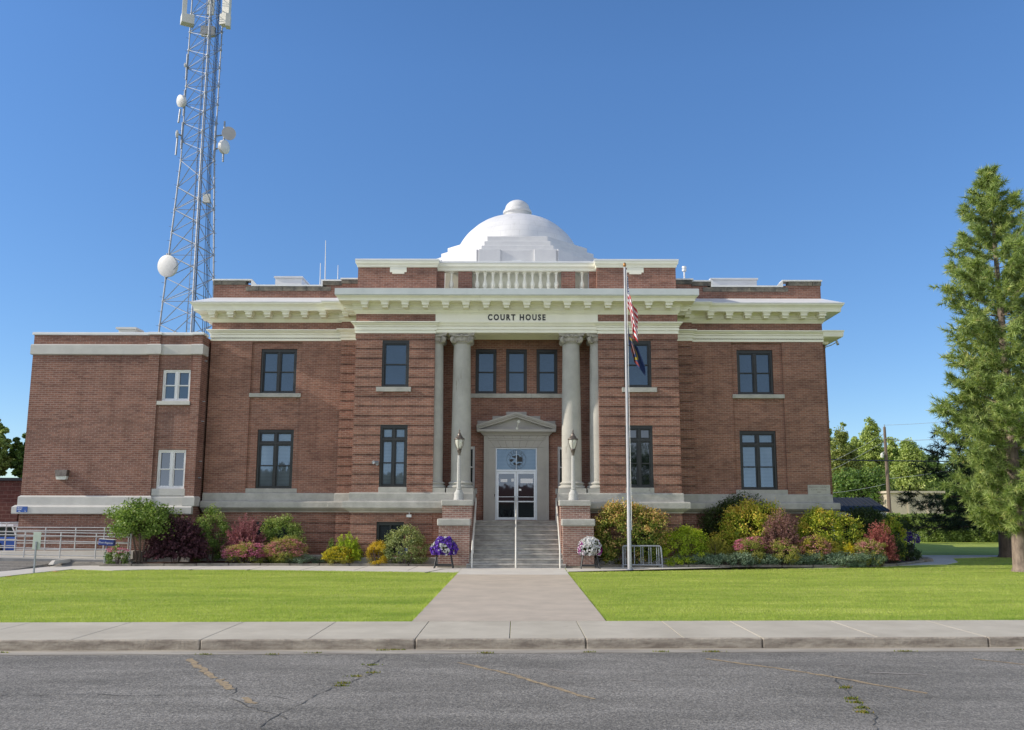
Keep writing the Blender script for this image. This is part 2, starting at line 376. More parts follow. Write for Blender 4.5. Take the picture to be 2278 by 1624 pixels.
# fast quad/tri clouds ---------------------------------------------------------
def cloud(name, V, k, rnd, m, parent=None):
    """V: (n*k,3) vertices, k per face; rnd: (n,) colour attribute"""
    V = np.asarray(V, np.float32).reshape(-1, 3); n = len(V)//k
    me = bpy.data.meshes.new(name); me.vertices.add(n*k); me.vertices.foreach_set('co', V.ravel())
    me.loops.add(n*k); me.loops.foreach_set('vertex_index', np.arange(n*k, dtype=np.int32))
    me.polygons.add(n); me.polygons.foreach_set('loop_start', np.arange(0, n*k, k, dtype=np.int32))
    try: me.polygons.foreach_set('loop_total', np.full(n, k, np.int32))
    except Exception: pass
    me.update(calc_edges=True)
    a = me.attributes.new('rnd', 'FLOAT', 'FACE'); a.data.foreach_set('value', np.asarray(rnd, np.float32))
    me.materials.append(M[m] if isinstance(m, str) else m)
    o = bpy.data.objects.new(name, me); COL.objects.link(o)
    if parent: o.parent = parent
    return o
def unit(a): return a/np.maximum(np.linalg.norm(a, axis=1, keepdims=True), 1e-9)
def leaves(P, out, size, rng, spread=.9, asp=.55, fold=.15):
    """one rhombus leaf per point, facing mostly outwards"""
    n = len(P)
    nrm = unit(out*(1-spread*.5)+rng.normal(size=(n, 3))*spread*.75+np.array([0, 0, .25]))
    t = unit(np.cross(nrm, rng.normal(size=(n, 3)))); b = np.cross(nrm, t)
    s = (size*rng.uniform(.6, 1.35, n))[:, None]
    v = np.stack([P-t*s*.5, P+b*s*asp*.5-nrm*s*fold*.3, P+t*s*.5-nrm*s*fold, P-b*s*asp*.5-nrm*s*fold*.3], 1)
    return v.reshape(-1, 3)
# ------------------------------------------------------------------ world, sun, camera
SUN_EL, SUN_AZ = R(29.), R(7.)           # azimuth measured from the facade plane, sun at front left
w = bpy.data.worlds.new('World'); SC.world = w; w.use_nodes = True
nt = w.node_tree; bg = nt.nodes['Background']
sky = nt.nodes.new('ShaderNodeTexSky'); sky.sky_type = 'NISHITA'; sky.sun_disc = False
sky.sun_elevation = SUN_EL; sky.sun_rotation = math.atan2(-math.cos(SUN_AZ), -math.sin(SUN_AZ))
sky.altitude = 2200; sky.air_density = 1.0; sky.dust_density = .35; sky.ozone_density = 3.
hs = nt.nodes.new('ShaderNodeHueSaturation'); hs.inputs['Saturation'].default_value = 1.14; hs.inputs['Hue'].default_value = .502; nt.links.new(sky.outputs[0], hs.inputs['Color'])
tc = nt.nodes.new('ShaderNodeTexCoord'); sx = nt.nodes.new('ShaderNodeSeparateXYZ'); nt.links.new(tc.outputs['Generated'], sx.inputs[0])
mr = nt.nodes.new('ShaderNodeMapRange'); mr.interpolation_type = 'SMOOTHSTEP'      # sky behind the camera brightened and whitened, added to fill the shaded front
for i, v in ((1, .05), (2, -.75), (3, 0.), (4, 1.)): mr.inputs[i].default_value = v
nt.links.new(sx.outputs[1], mr.inputs[0])
bwn = nt.nodes.new('ShaderNodeRGBToBW'); nt.links.new(sky.outputs[0], bwn.inputs[0])
sky_fill = nt.nodes.new('ShaderNodeMix'); sky_fill.data_type = 'RGBA'; sky_fill.blend_type = 'MULTIPLY'; sky_fill.inputs[0].default_value = 1
nt.links.new(bwn.outputs[0], sky_fill.inputs[6]); sky_fill.inputs[7].default_value = (2.1, 2.25, 2.55, 1)
mx_ = nt.nodes.new('ShaderNodeMix'); mx_.data_type = 'RGBA'; nt.links.new(mr.outputs[0], mx_.inputs[0]); nt.links.new(hs.outputs[0], mx_.inputs[6]); nt.links.new(sky_fill.outputs[2], mx_.inputs[7])
mz = nt.nodes.new('ShaderNodeMapRange')
for i, v in ((1, .0), (2, .45), (3, .70), (4, 1.10)): mz.inputs[i].default_value = v      # sky gain by height: dimmed towards the horizon, lifted above
nt.links.new(sx.outputs[2], mz.inputs[0]); vm = nt.nodes.new('ShaderNodeVectorMath'); vm.operation = 'SCALE'
nt.links.new(mx_.outputs[2], vm.inputs[0]); nt.links.new(mz.outputs[0], vm.inputs['Scale']); nt.links.new(vm.outputs[0], bg.inputs[0]); bg.inputs[1].default_value = .132
sl = bpy.data.lights.new('sun', 'SUN'); sl.energy = 3.35; sl.angle = R(.5); sl.color = (1., .9, .76)
so = bpy.data.objects.new('sun', sl); COL.objects.link(so)
sd = Vector((math.cos(SUN_EL)*math.cos(SUN_AZ), math.cos(SUN_EL)*math.sin(SUN_AZ), -math.sin(SUN_EL)))
so.rotation_euler = sd.to_track_quat('-Z', 'Y').to_euler()
cd = bpy.data.cameras.new('camera'); cam = bpy.data.objects.new('camera', cd); COL.objects.link(cam); SC.camera = cam
cd.sensor_width = 36; cd.lens = 36*F/2278; cd.clip_end = 6000; cd.clip_start = .1
cam.matrix_world = Matrix.Translation((0, 0, H)) @ Matrix.Rotation(YAW, 4, 'Z') @ Matrix.Rotation(R(90)+PITCH, 4, 'X') @ Matrix.Rotation(ROLL, 4, 'Z')
SC.view_settings.view_transform = 'Standard'; SC.view_settings.look = 'None'; SC.view_settings.exposure = .5; SC.view_settings.gamma = 1
SC.cycles.max_bounces = 6; SC.cycles.diffuse_bounces = 4

# ------------------------------------------------------------------ courthouse
CH = thing('courthouse', 'two storey red brick court house with cream cornices, stone columns and a white dome', 'courthouse')
WX, SX, PX, RX = 12.56, 7.17, 6.32, 3.2          # half widths: wings, link strip, pavilion, portico
WY, SY, PY, DY = 36.9, 36.7, 35.2, 37.0          # their front planes
BACK = 53.
GR = [3.08+.376*k for k in range(-7, 17)]; GT = .0753
pw = [(4.2, 5.26, 6.81, 8.66), (4.2, 5.26, 2.95, 5.33)]          # pavilion windows (right-hand x)
pb = [(4.27, 5.31, .45, 1.63)]
ww = [(9.03, 10.5, 6.77, 8.61), (9.03, 10.5, 2.92, 5.29)]
wb = [(9.1, 10.5, .5, 1.6)]
def mir(hs, s): return [h if s > 0 else (-h[1], -h[0], h[2], h[3]) for h in hs]
def span(a, b, s): return (a, b) if s > 0 else (-b, -a)
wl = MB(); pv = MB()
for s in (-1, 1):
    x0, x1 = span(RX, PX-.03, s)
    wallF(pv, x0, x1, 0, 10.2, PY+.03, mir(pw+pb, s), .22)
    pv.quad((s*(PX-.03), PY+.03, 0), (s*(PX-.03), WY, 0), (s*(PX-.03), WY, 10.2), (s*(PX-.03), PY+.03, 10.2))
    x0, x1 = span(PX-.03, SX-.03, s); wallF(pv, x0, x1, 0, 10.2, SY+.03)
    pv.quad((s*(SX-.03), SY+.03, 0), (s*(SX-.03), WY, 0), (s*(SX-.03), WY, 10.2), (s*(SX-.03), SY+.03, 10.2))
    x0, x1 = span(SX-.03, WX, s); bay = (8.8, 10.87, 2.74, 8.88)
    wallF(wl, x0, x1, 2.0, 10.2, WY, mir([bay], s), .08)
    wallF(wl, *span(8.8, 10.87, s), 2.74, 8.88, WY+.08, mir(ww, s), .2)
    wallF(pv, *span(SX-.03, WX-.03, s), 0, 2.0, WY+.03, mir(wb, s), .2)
    wl.quad((s*WX, WY, 2.0), (s*WX, BACK, 2.0), (s*WX, BACK, 10.2), (s*WX, WY, 10.2))
    wl.quad((s*(WX-.03), WY+.03, 0), (s*(WX-.03), BACK, 0), (s*(WX-.03), BACK, 2.0), (s*(WX-.03), WY+.03, 2.0))
    wl.quad((s*RX, PY+.03, 2.74), (s*RX, DY, 2.74), (s*RX, DY, 9.3), (s*RX, PY+.03, 9.3))
    # stylobate masonry behind the piers
    a, b = span(1.66, RX, s); wl.box(a, b, PY+.04, DY-.002, 0, 2.4)
wl.quad((-WX, BACK, 0), (WX, BACK, 0), (WX, BACK, 10.2), (-WX, BACK, 10.2))
w3 = [(-1.68, -.82, 6.78, 8.63), (-.43, .43, 6.78, 8.63), (.82, 1.68, 6.78, 8.63)]
sidew = [(-2.32, -1.67, 2.95, 4.63), (1.67, 2.32, 2.95, 4.63)]
wallF(wl, -RX, RX, 1.68, 9.3, DY, w3+sidew+[(-.84, .84, 1.69, 4.58)], .2)
wl.build('wall', 'brick', CH); pv.build('recessed_courses', 'brick_groove_shade', CH)
# rusticated courses: five courses proud, one course back
def bands(mb, x0, x1, y0, y1, z0, z1, holes=()):
    lev = [g for g in GR if z0 < g < z1+GT]
    edges = []
    lo = z0
    for g in lev:
        if g-GT > lo: edges.append((lo, min(g-GT, z1)))
        lo = g
    if lo < z1: edges.append((lo, z1))
    for a, b in edges:
        cuts = sorted({a, b, *[z for h in holes for z in h[2:4] if a < z < b]})
        for c, d in zip(cuts, cuts[1:]):
            xs = [(x0, x1)]
            for h in holes:
                if h[2] < (c+d)/2 < h[3]:
                    xs = [p for q in xs for p in ((q[0], min(q[1], h[0])), (max(q[0], h[1]), q[1])) if p[1]-p[0] > .01]
            for p, q in xs: mb.box(p, q, y0, y1, c, d)
for s in (-1, 1):
    rb = MB()
    x0, x1 = span(RX, PX, s)
    bands(rb, x0, x1, PY, PY+.028, 2.74, 8.93, mir(pw, s)); bands(rb, x0, x1, PY, PY+.028, .32, 2.0, mir(pb, s))
    rb.box(x0, x1, PY+.002, PY+.028, 9.38, 9.74)
    a, b = (s*(PX-.028), s*PX) if s > 0 else (-PX, -(PX-.028))
    for z0, z1 in ((2.74, 8.93), (.32, 2.0)): bands(rb, a, b, PY+.03, SY, z0, z1)
    x0, x1 = span(PX+.001, SX, s)
    for z0, z1 in ((2.74, 8.93), (.32, 2.0)): bands(rb, x0, x1, SY, SY+.028, z0, z1)
    rb.box(x0, x1, SY+.002, SY+.028, 9.38, 9.74)
    a, b = (SX-.028, SX) if s > 0 else (-SX, -(SX-.028))
    for z0, z1 in ((2.74, 8.93), (.32, 2.0)): bands(rb, a, b, SY+.03, WY, z0, z1)
    x0, x1 = span(SX, WX, s); bands(rb, x0, x1, WY, WY+.028, .32, 2.0, mir(wb, s))
    rb.build('rusticated_brickwork', 'brick', CH)
# stone plinth, water table
pathL = [(-WX, WY), (-SX, WY), (-SX, SY), (-PX, SY), (-PX, PY), (-1.63, PY)]
pathR = [(1.63, PY), (PX, PY), (PX, SY), (SX, SY), (SX, WY), (WX, WY), (WX, BACK)]
def cut(p, xin): return [q if abs(q[0]) > 1.7 else (math.copysign(xin, q[0]), q[1]) for q in p]
for p in (pathL, pathR):
    pl = MB(); pl.sweep(cut(p, 2.95), [(-.1, 0), (.05, 0), (.05, .26), (.02, .32), (-.1, .32)], closed=True); pl.build('plinth', 'stone', CH)
for p in (pathL, pathR):
    wt = MB()
    wt.sweep(p, [(-.2, 2.40), (.06, 2.40), (.07, 2.42), (.07, 2.69), (.05, 2.74), (-.2, 2.74)], closed=True)
    wt.sweep(cut(p, 2.72), [(-.15, 1.98), (.03, 1.98), (.05, 2.0), (.05, 2.03), (.11, 2.05), (.2, 2.11), (.23, 2.14), (.27, 2.145), (.28, 2.17), (.28, 2.36), (.26, 2.405), (-.15, 2.43)], closed=True)
    a, b = span(1.62, RX-.002, -1 if p is pathL else 1); wt.box(a, b, PY+.2, DY-.004, 2.405, 2.735)
    wt.build('water_table', 'stone', CH, bevel=.012)
# vertical joints of the water table course
# entablature
archp = [(-.1, 8.93), (.03, 8.93), (.03, 9.03), (.0, 9.035), (.0, 9.055), (.05, 9.06), (.05, 9.165), (.01, 9.17), (.01, 9.19), (.07, 9.195), (.07, 9.235), (.04, 9.24), (.04, 9.255), (.09, 9.26), (.15, 9.32), (.12, 9.322), (.12, 9.335), (.18, 9.34), (.18, 9.385), (-.1, 9.41)]
ar = MB()
ar.sweep([(-WX, WY+.03), (-WX, WY), (-SX, WY), (-SX, SY), (-PX, SY), (-PX, PY), (-RX, PY), (-RX, PY+.3)], archp, closed=True); ar.build('architrave', 'cream2', CH); ar = MB()
ar.sweep([(RX, PY+.3), (RX, PY), (PX, PY), (PX, SY), (SX, SY), (SX, WY), (WX, WY), (WX, BACK)], archp, closed=True); ar.build('architrave', 'cream2', CH); ar = MB()
ar.sweep([(-RX+.03, PY+.02), (RX-.03, PY+.02)], [(-.5, 8.97), (.0, 8.97), (.0, 9.07), (-.03, 9.072), (-.03, 9.09), (.02, 9.095), (.02, 9.205), (-.02, 9.21), (-.02, 9.228), (.04, 9.235), (.06, 9.29), (.11, 9.35), (.12, 9.39), (-.3, 9.40)], closed=True)
ar.build('architrave', 'cream2', CH)
fz = MB(); fz.box(-RX+.01, RX-.01, PY-.006, PY+.25, 9.396, 9.86)
fz.build('frieze_panel', 'cream2', CH)
lettering('COURT HOUSE', .325, (0, PY-.008, 9.47), 'blacklet', CH, sx=.80, spacing=1.36, extrude=.012, bold=.012)
bed = [(-.1, 9.70), (.03, 9.70), (.04, 9.735), (.02, 9.738), (.02, 9.75), (.06, 9.755), (.11, 9.835), (.09, 9.838), (.09, 9.855), (.13, 9.86), (.13, 9.90), (.10, 9.905), (.10, 10.02), (.14, 10.03), (.18, 10.15), (-.1, 10.15)]
pathW = [(-WX, BACK), (-WX, WY), (-SX, WY), (-SX, SY), (-PX, SY)]
pathWR = [(PX, SY), (SX, SY), (SX, WY), (WX, WY), (WX, BACK)]
pathP = [(-PX, WY+.2), (-PX, PY), (PX, PY), (PX, WY+.2)]
for p in (pathW, pathWR):
    co = MB(); co.sweep(p, bed, closed=True)
    co.sweep(p, [(0, 10.07), (.58, 10.07), (.60, 10.075), (.60, 10.14), (.62, 10.24), (.68, 10.32), (.70, 10.33), (.71, 10.385), (0, 10.5)], closed=True); co.build('cornice', 'cream', CH)
co = MB(); co.sweep(pathP, bed, closed=True)
co.sweep(pathP, [(0, 10.11), (.58, 10.11), (.60, 10.115), (.60, 10.15), (.62, 10.22), (.68, 10.275), (.70, 10.285), (.70, 10.30), (0, 10.4)], closed=True)
co.build('cornice', 'cream', CH)
gt = MB(); gt.sweep(pathP, [(0, 10.302), (.715, 10.302), (.735, 10.33), (.735, 10.565), (.70, 10.58), (0, 10.60)], closed=True)
for x in (-6.0, -4.9, -1.95, .95, 3.85, 6.3): gt.box(x-.012, x+.012, PY-.738, PY-.73, 10.31, 10.575)
gt.build('gutter', 'gutter', CH)
for p in (pathW, pathWR): fl = MB(); fl.sweep(p, [(0, 10.51), (.69, 10.387), (.725, 10.387), (.73, 10.425), (.69, 10.435), (.05, 10.74), (0, 10.75)], closed=True); fl.build('roof_flashing', 'whitemetal', CH)
fl = MB(); fl.sweep(pathP, [(-.05, 10.60), (.4, 10.60), (.01, 10.70), (-.05, 10.70)], closed=True)
fl.build('roof_flashing', 'whitemetal', CH)
# modillion brackets under the soffits
bk = MB(); bk.box(-.17, .17, -.46, 0, .20, .235); bk.box(-.135, .135, -.42, 0, .09, .2); bk.box(-.105, .105, -.34, 0, 0, .09)
b0 = bk.build('bracket', 'cream', CH)
def put(proto, loc, rz=0., first=[True]):
    o = proto.copy(); COL.objects.link(o); o.parent = proto.parent; o.location = loc; o.rotation_euler = (0, 0, rz); return o
b0.location = (.395, PY-.115, 9.875)
for k in range(8):
    for s in (-1, 1):
        if (k, s) != (0, 1): put(b0, (s*(.395+.79*k), PY-.115, 9.875))
for s in (-1, 1):
    for k in range(7): put(b0, (s*(7.9+.757*k), WY-.115, 9.835))
    put(b0, (s*6.93, SY-.115, 9.835))
    for y in (35.45, 36.2): put(b0, (s*(PX+.115), y, 9.875), s*R(90))
for y in (37.2, 37.96, 38.7): put(b0, (-(WX+.115), y, 9.835), -R(90))
# windows -------------------------------------------------------------
def window(par, x0, x1, z0, z1, Y, style, pane, frame='dark', sill=None, cw=.09, tw=.13, corb=True):
    f = MB(); y0 = Y+.05; bh = .07
    f.box(x0, x0+cw, y0, Y+.17, z0, z1); f.box(x1-cw, x1, y0, Y+.17, z0, z1)
    f.box(x0+cw, x1-cw, y0+.003, Y+.17, z1-tw, z1); f.box(x0+cw, x1-cw, y0+.003, Y+.17, z0, z0+bh)
    a, b, c, d = x0+cw, x1-cw, z0+bh, z1-tw; m = (a+b)/2; st = .045
    def sash(p, q, r, t, yy):
        f.box(p, p+st, yy, Y+.165, r, t); f.box(q-st, q, yy, Y+.165, r, t)
        f.box(p+st, q-st, yy+.002, Y+.165, r, r+st); f.box(p+st, q-st, yy+.002, Y+.165, t-st, t)
    top = d
    if style == 'transom':
        tz = z0+(z1-z0)*.765
        f.box(a, b, y0+.008, Y+.168, tz-.05, tz+.05); f.box(m-.045, m+.045, y0+.014, Y+.169, c, d)
        sash(a, m-.045, tz+.05, d, y0+.045); sash(m+.045, b, tz+.05, d, y0+.045); top = tz-.05
    mz = c+(top-c)*.5
    if style in ('pair', 'transom'):
        if style == 'pair': f.box(m-.045, m+.045, y0+.014, Y+.169, c, d)
        for p, q in ((a, m-.045), (m+.045, b)):
            sash(p, q, mz-.02, top, y0+.03); sash(p, q, c, mz+.02, y0+.055)
    elif style == 'base': f.box(m-.03, m+.03, y0+.014, Y+.169, c, d)
    else:
        sash(a, b, mz-.02, top, y0+.03); sash(a, b, c, mz+.02, y0+.055)
    o = f.build('window', frame, par, bevel=.004)
    g = MB(); g.quad((a, Y+.15, c), (b, Y+.15, c), (b, Y+.15, d), (a, Y+.15, d)); g.build('pane', pane, o, recalc=False)
    if sill:
        q = MB(); q.box(sill[0], sill[1], Y-sill[4], Y+.06, sill[2], sill[3])
        q.build('sill', sill[5] if len(sill) > 5 else 'stone', o, bevel=.008)
        if corb and sill[2] > 5:
            for x in ((sill[0]*.86+sill[1]*.14), (sill[0]*.14+sill[1]*.86)): q = MB(); q.box(x-.09, x+.09, Y-.05, Y+.0, sill[2]-.1, sill[2]-.002); q.build('sill_corbel', 'brick', o)
    return o
for s in (-1, 1):
    up = 'pane_up'
    x0, x1, z0, z1 = mir([pw[0]], s)[0]; a, b = span(4.1, 5.45, s)
    window(CH, x0, x1, z0, z1, PY, 'single', up, sill=(a, b, 6.62, 6.80, .07))
    x0, x1, z0, z1 = mir([pw[1]], s)[0]; a, b = span(4.19, 5.27, s)
    window(CH, x0, x1, z0, z1, PY, 'transom', 'pane_blind' if s < 0 else 'pane_dark', sill=(a, b, 2.742, 2.945, .02))
    x0, x1, z0, z1 = mir([ww[0]], s)[0]; a, b = span(8.78, 10.89, s)
    window(CH, x0, x1, z0, z1, WY+.08, 'pair', up, sill=(a, b, 6.60, 6.762, .14))
    x0, x1, z0, z1 = mir([ww[1]], s)[0]; a, b = span(8.802, 10.868, s)
    window(CH, x0, x1, z0, z1, WY+.08, 'transom', 'pane_blind', sill=(a, b, 2.742, 2.915, .07))
    x0, x1, z0, z1 = mir([pb[0]], s)[0]; window(CH, x0, x1, z0, z1, PY+.03, 'base', 'pane_base')
    x0, x1, z0, z1 = mir([wb[0]], s)[0]; window(CH, x0, x1, z0, z1, WY+.03, 'base', 'pane_base')
for i, h in enumerate(w3): window(CH, *h, DY, 'single', 'pane_up')
for h in sidew: window(CH, *h, DY, 'single', 'pane_dark', 'whiteframe', sill=(h[0]-.1, h[1]+.1, 2.72, 2.945, .06), cw=.05, tw=.06)
sb = MB()
for a, b in ((-1.86, -.625), (-.62, .62), (.625, 1.86)): sb.box(a, b, DY-.09, DY+.05, 6.60, 6.775)
sl_ = sb.build('sill', 'stone', CH, bevel=.008)
for x in (-1.55, -.95, -.32, .32, .95, 1.55): cb = MB(); cb.box(x-.08, x+.08, DY-.05, DY, 6.48, 6.598); cb.build('sill_corbel', 'brick', sl_)
# portico soffit and cove
pc = MB(); pc.box(-RX+.003, RX-.003, PY+.27, DY-.003, 9.2, 9.28)
pc.sweep([(-RX, DY), (RX, DY)], [(0, 9.02), (.05, 9.02), (.06, 9.06), (.16, 9.17), (.18, 9.2), (0, 9.2)], closed=True)
pc.build('portico_ceiling', 'cream', CH)
# columns --------------------------------------------------------------
def volute(mb, c, r, w_, rz):
    mt = Matrix.Translation(c) @ Matrix.Rotation(rz, 4, 'Z')
    # scroll: drum with raised spiral rim and eye, axis along local y
    ax = mt @ Matrix.Rotation(R(90), 4, 'X')
    mb.lathe([(0, -w_/2), (r*.3, -w_/2-.012), (r*.32, -w_/2), (r*.82, -w_/2+.01), (r*.86, -w_/2-.012), (r, -w_/2), (r, w_/2), (r*.86, w_/2+.012), (r*.82, w_/2-.01), (r*.32, w_/2), (r*.3, w_/2+.012), (0, w_/2)], (0, 0, 0), 18, mat=ax)
    for sg in (-1, 1):
        pts = []
        for i in range(26):
            t = i/25; a = -sg*t*2.6*2*math.pi; rr = r*(.92-.66*t)
            pts.append(mt @ Vector((rr*math.cos(a), sg*(w_/2+.004), rr*math.sin(a))))
        mb.tube(pts, .012, 5)
def column(cx, cy, rb_, rt_, half=0):
    o = thing('column', None, None); o.parent = CH
    a0, a1 = (0, 2*math.pi)
    prof = []
    z0, z1 = 3.16, 8.56; nseg = 6
    for i in range(nseg):
        for t in (0, .33, .66, .985):
            h = (i+t)/nseg; r_ = rb_+(rt_-rb_)*max(0, (h-.25)/.75)**1.25
            prof.append((r_, z0+(z1-z0)*h))
        prof += [(r_-.006, z0+(z1-z0)*((i+.99)/nseg)), (r_-.006, z0+(z1-z0)*((i+.998)/nseg))]
    prof += [(rt_, z1-.0), (rt_+.02, z1+.01), (rt_+.03, z1+.03), (rt_, z1+.05), (rt_, z1+.2)]
    b = MB(); b.lathe(prof, (cx, cy, 0), 40); b.build('shaft', 'stone_col', o, smooth=True)
    b = MB(); k = rb_/.385
    b.lathe([(rb_*1.0, 3.2), (rb_+.015, 3.17), (rb_+.03, 3.15), (rb_+.085, 3.135), (rb_+.10, 3.11), (rb_+.085, 3.085), (rb_+.055, 3.075), (rb_+.05, 3.045), (rb_+.075, 3.025), (rb_+.11, 3.015), (rb_+.135, 2.98), (rb_+.13, 2.94), (rb_+.1, 2.915), (0.01, 2.914)], (cx, cy, 0), 40)
    q = rb_+.135; b.box(cx-q, cx+q, cy-q, cy+q, 2.742, 2.916)
    b.build('column_base', 'stone_col', o, smooth=True)
    b = MB(); za = 8.965
    q = rt_+.17
    ab = []                                           # concave-sided abacus
    for sdn in range(4):
        a = sdn*math.pi/2
        for t in np.linspace(-1, 1, 9)[:-1]:
            x, y = q*t, -q+.07*(1-t*t)
            ab.append((cx+x*math.cos(a)-y*math.sin(a), cy+x*math.sin(a)+y*math.cos(a)))
    b.prism(ab, za-.05, za); ab2 = [(cx+(x-cx)*.95, cy+(y-cy)*.95) for x, y in ab]; b.prism(ab2, za-.1, za-.052)
    b.lathe([(rt_, 8.6), (rt_+.06, 8.66), (rt_+.09, 8.74), (rt_+.08, 8.86)], (cx, cy, 0), 28)
    for kx, ky in ((-1, -1), (1, -1), (1, 1), (-1, 1)):
        volute(b, Vector((cx+kx*(rt_+.05)*.80, cy+ky*(rt_+.05)*.84, 8.735)), .15, .12, math.atan2(ky, kx))
    for a in range(4):
        an = a*math.pi/2; c_, s_ = math.cos(an), math.sin(an)
        def loc(x, y, z): return Vector((cx+x*c_-y*s_, cy+x*s_+y*c_, z))
        y = -(rt_+.10)
        for sg in (-1, 1): b.tube([loc(sg*.06, y, 8.83), loc(sg*.16, y-.01, 8.86), loc(sg*.27, y+.03, 8.85)], [.03, .034, .03], 6)
        for dx, dz, rr in ((0, .06, .05), (-.055, .03, .035), (.055, .03, .035), (0, 0, .035), (-.03, .095, .03), (.03, .095, .03)):
            b.lathe([(0, -rr*.8), (rr*.8, -rr*.45), (rr, 0), (rr*.8, rr*.45), (0, rr*.8)], loc(dx, y-.02, 8.82+dz), 8)
        for dx in np.linspace(-.2, .2, 7): b.lathe([(0, -.028), (.024, 0), (0, .028)], loc(dx, -(rt_+.045+.03*(1-abs(dx)*3)), 8.655), 6)
    b.build('capital', 'stone_cap', o, smooth=True)
    return o
for s in (-1, 1):
    column(s*2.16, 35.72, .385, .335)
    column(s*3.24, 35.72, .375, .33)
# doorway ----------------------------------------------------------------
ds = MB()
for s in (-1, 1):
    a, b = span(.84, 1.12, s); ds.box(a, b, DY-.10, DY+.1, 1.685, 4.58)
    a, b = span(1.12, 1.19, s); ds.box(a, b, DY-.125, DY-.0, 1.686, 4.93)
    a, b = span(1.19, 1.31, s); ds.box(a, b, DY-.15, DY-.0, 1.687, 5.06)
ds.box(-1.12, 1.12, DY-.102, DY+.1, 4.582, 4.86); ds.box(-1.12, 1.12, DY-.127, DY-.0, 4.862, 4.93); ds.box(-1.19, 1.19, DY-.152, DY-.0, 4.932, 5.06)
su = ds.build('door_surround', 'stone_door', CH, bevel=.006)
vj = MB()                                             # voussoir joints
for i in range(-4, 4):
    x = (i+.5)*.245; xt = x*1.28
    vj.add([(x-.006, DY-.1035, 4.585), (x+.006, DY-.1035, 4.585), (xt*.97+.006, DY-.1035, 4.857), (xt*.97-.006, DY-.1035, 4.857)], [(0, 1, 2, 3)])
    vj.add([(xt-.006, DY-.1535, 4.935), (xt+.006, DY-.1535, 4.935), (xt*1.12+.006, DY-.1535, 5.058), (xt*1.12-.006, DY-.1535, 5.058)], [(0, 1, 2, 3)])
vj.build('joint', 'stone_dark', su, recalc=False)
jj = MB()
for x, hh in ((1.84, 5.67), (1.13, 5.86), (.48, 6.04)):
    jj.box(-x*.86, x*.86, DY-.02-.001*x, DY+.02, 5.3, hh)
jj.build('backing_block', 'stone_door', su)
pd = MB(); yf = DY-.5
pd.sweep([(-1.31, DY), (-1.31, DY-.15), (1.31, DY-.15), (1.31, DY)], [(0, 5.062), (.04, 5.062), (.06, 5.10), (.14, 5.17), (.16, 5.19), (.26, 5.192), (.28, 5.2), (.28, 5.30), (0, 5.32)], closed=True)
HZ, AZ, EX = 5.31, 5.98, 1.60
def rake(o0, o1, y0, y1):                             # raking cornice between inward offsets o0 > o1
    k = (AZ-HZ-.16)/EX
    P = [(-EX, HZ+.16-o0), (0, AZ-o0), (EX, HZ+.16-o0), (EX, HZ+.16-o1), (0, AZ-o1), (-EX, HZ+.16-o1)]
    pd.prismy(P[0:3]+P[3:6], y0, y1)
rake(.07, 0, DY-.47, DY); rake(.12, .072, DY-.44, DY); rake(.20, .122, DY-.38, DY-.1)
pd.prismy([(-1.45, HZ), (1.45, HZ), (0, AZ-.13)], DY-.17, DY-.02)
pd.build('pediment', 'stone_door', su, bevel=.004)
# doors
tf = MB(); Yd = DY+.02
tf.box(-.84, -.79, Yd, Yd+.1, 1.69, 4.58); tf.box(.79, .84, Yd, Yd+.1, 1.69, 4.58)
tf.box(-.79, .79, Yd+.002, Yd+.1, 4.53, 4.58); tf.box(-.79, .79, Yd-.003, Yd+.1, 3.62, 3.70)
tr = tf.build('transom', 'alu', CH, bevel=.004)
g = MB(); g.quad((-.79, Yd+.06, 3.70), (.79, Yd+.06, 3.70), (.79, Yd+.06, 4.53), (-.79, Yd+.06, 4.53)); g.build('pane', 'pane_blind', tr, recalc=False)
se = MB()
def ringy(mb, c, r0, r1, y, n=48):
    for k in range(n):
        a, b = 2*math.pi*k/n, 2*math.pi*(k+1)/n
        mb.add([(c[0]+r*math.cos(t), y, c[1]+r*math.sin(t)) for r, t in ((r0, a), (r1, a), (r1, b), (r0, b))], [(0, 1, 2, 3)])
sc_ = (0, 4.10)
ringy(se, sc_, .382, .394, Yd+.055); ringy(se, sc_, .262, .276, Yd+.055)
def blob(mb, pts, y): mb.add([(sc_[0]+x, y, sc_[1]+z) for x, z in pts], [tuple(range(len(pts)))])
blob(se, [(.03, -.08), (.25, -.09), (.25, .04), (.2, .14), (.14, .1), (.1, .18), (.03, .19)], Yd+.0555)
blob(se, [(-.17, .1), (-.02, .05), (-.02, .18), (-.1, .14), (-.17, .17)], Yd+.0555)
blob(se, [(-.26, 0), (-.2, .03), (-.08, 0), (-.14, -.04), (-.2, -.1), (-.26, -.05)], Yd+.0555)
blob(se, [(-.14, -.14), (-.06, -.1), (0, -.2), (.12, -.12), (.22, -.16), (.1, -.23), (-.08, -.22)], Yd+.0555)
seal = se.build('seal', 'blacklet', tr, recalc=False)
me_all = []
def arc_text(word, r, a_mid, step, size, flip):
    for i, ch in enumerate(word):
        a = a_mid+(i-(len(word)-1)/2)*step*(1 if flip else -1)
        me = text_mesh(ch, size, extrude=.001)
        up = a-math.pi/2 if not flip else a+math.pi/2
        me.transform(Matrix.Translation((sc_[0]+r*math.cos(a), Yd+.0545, sc_[1]+r*math.sin(a))) @ Matrix.Rotation(-up, 4, 'Y') @ Matrix.Rotation(R(90), 4, 'X') @ Matrix.Translation((0, -size*.35, 0)))
        me_all.append(me)
arc_text('FREMONT', .33, R(90), .33, .115, False); arc_text('COUNTY', .33, R(-90), .33, .115, True)
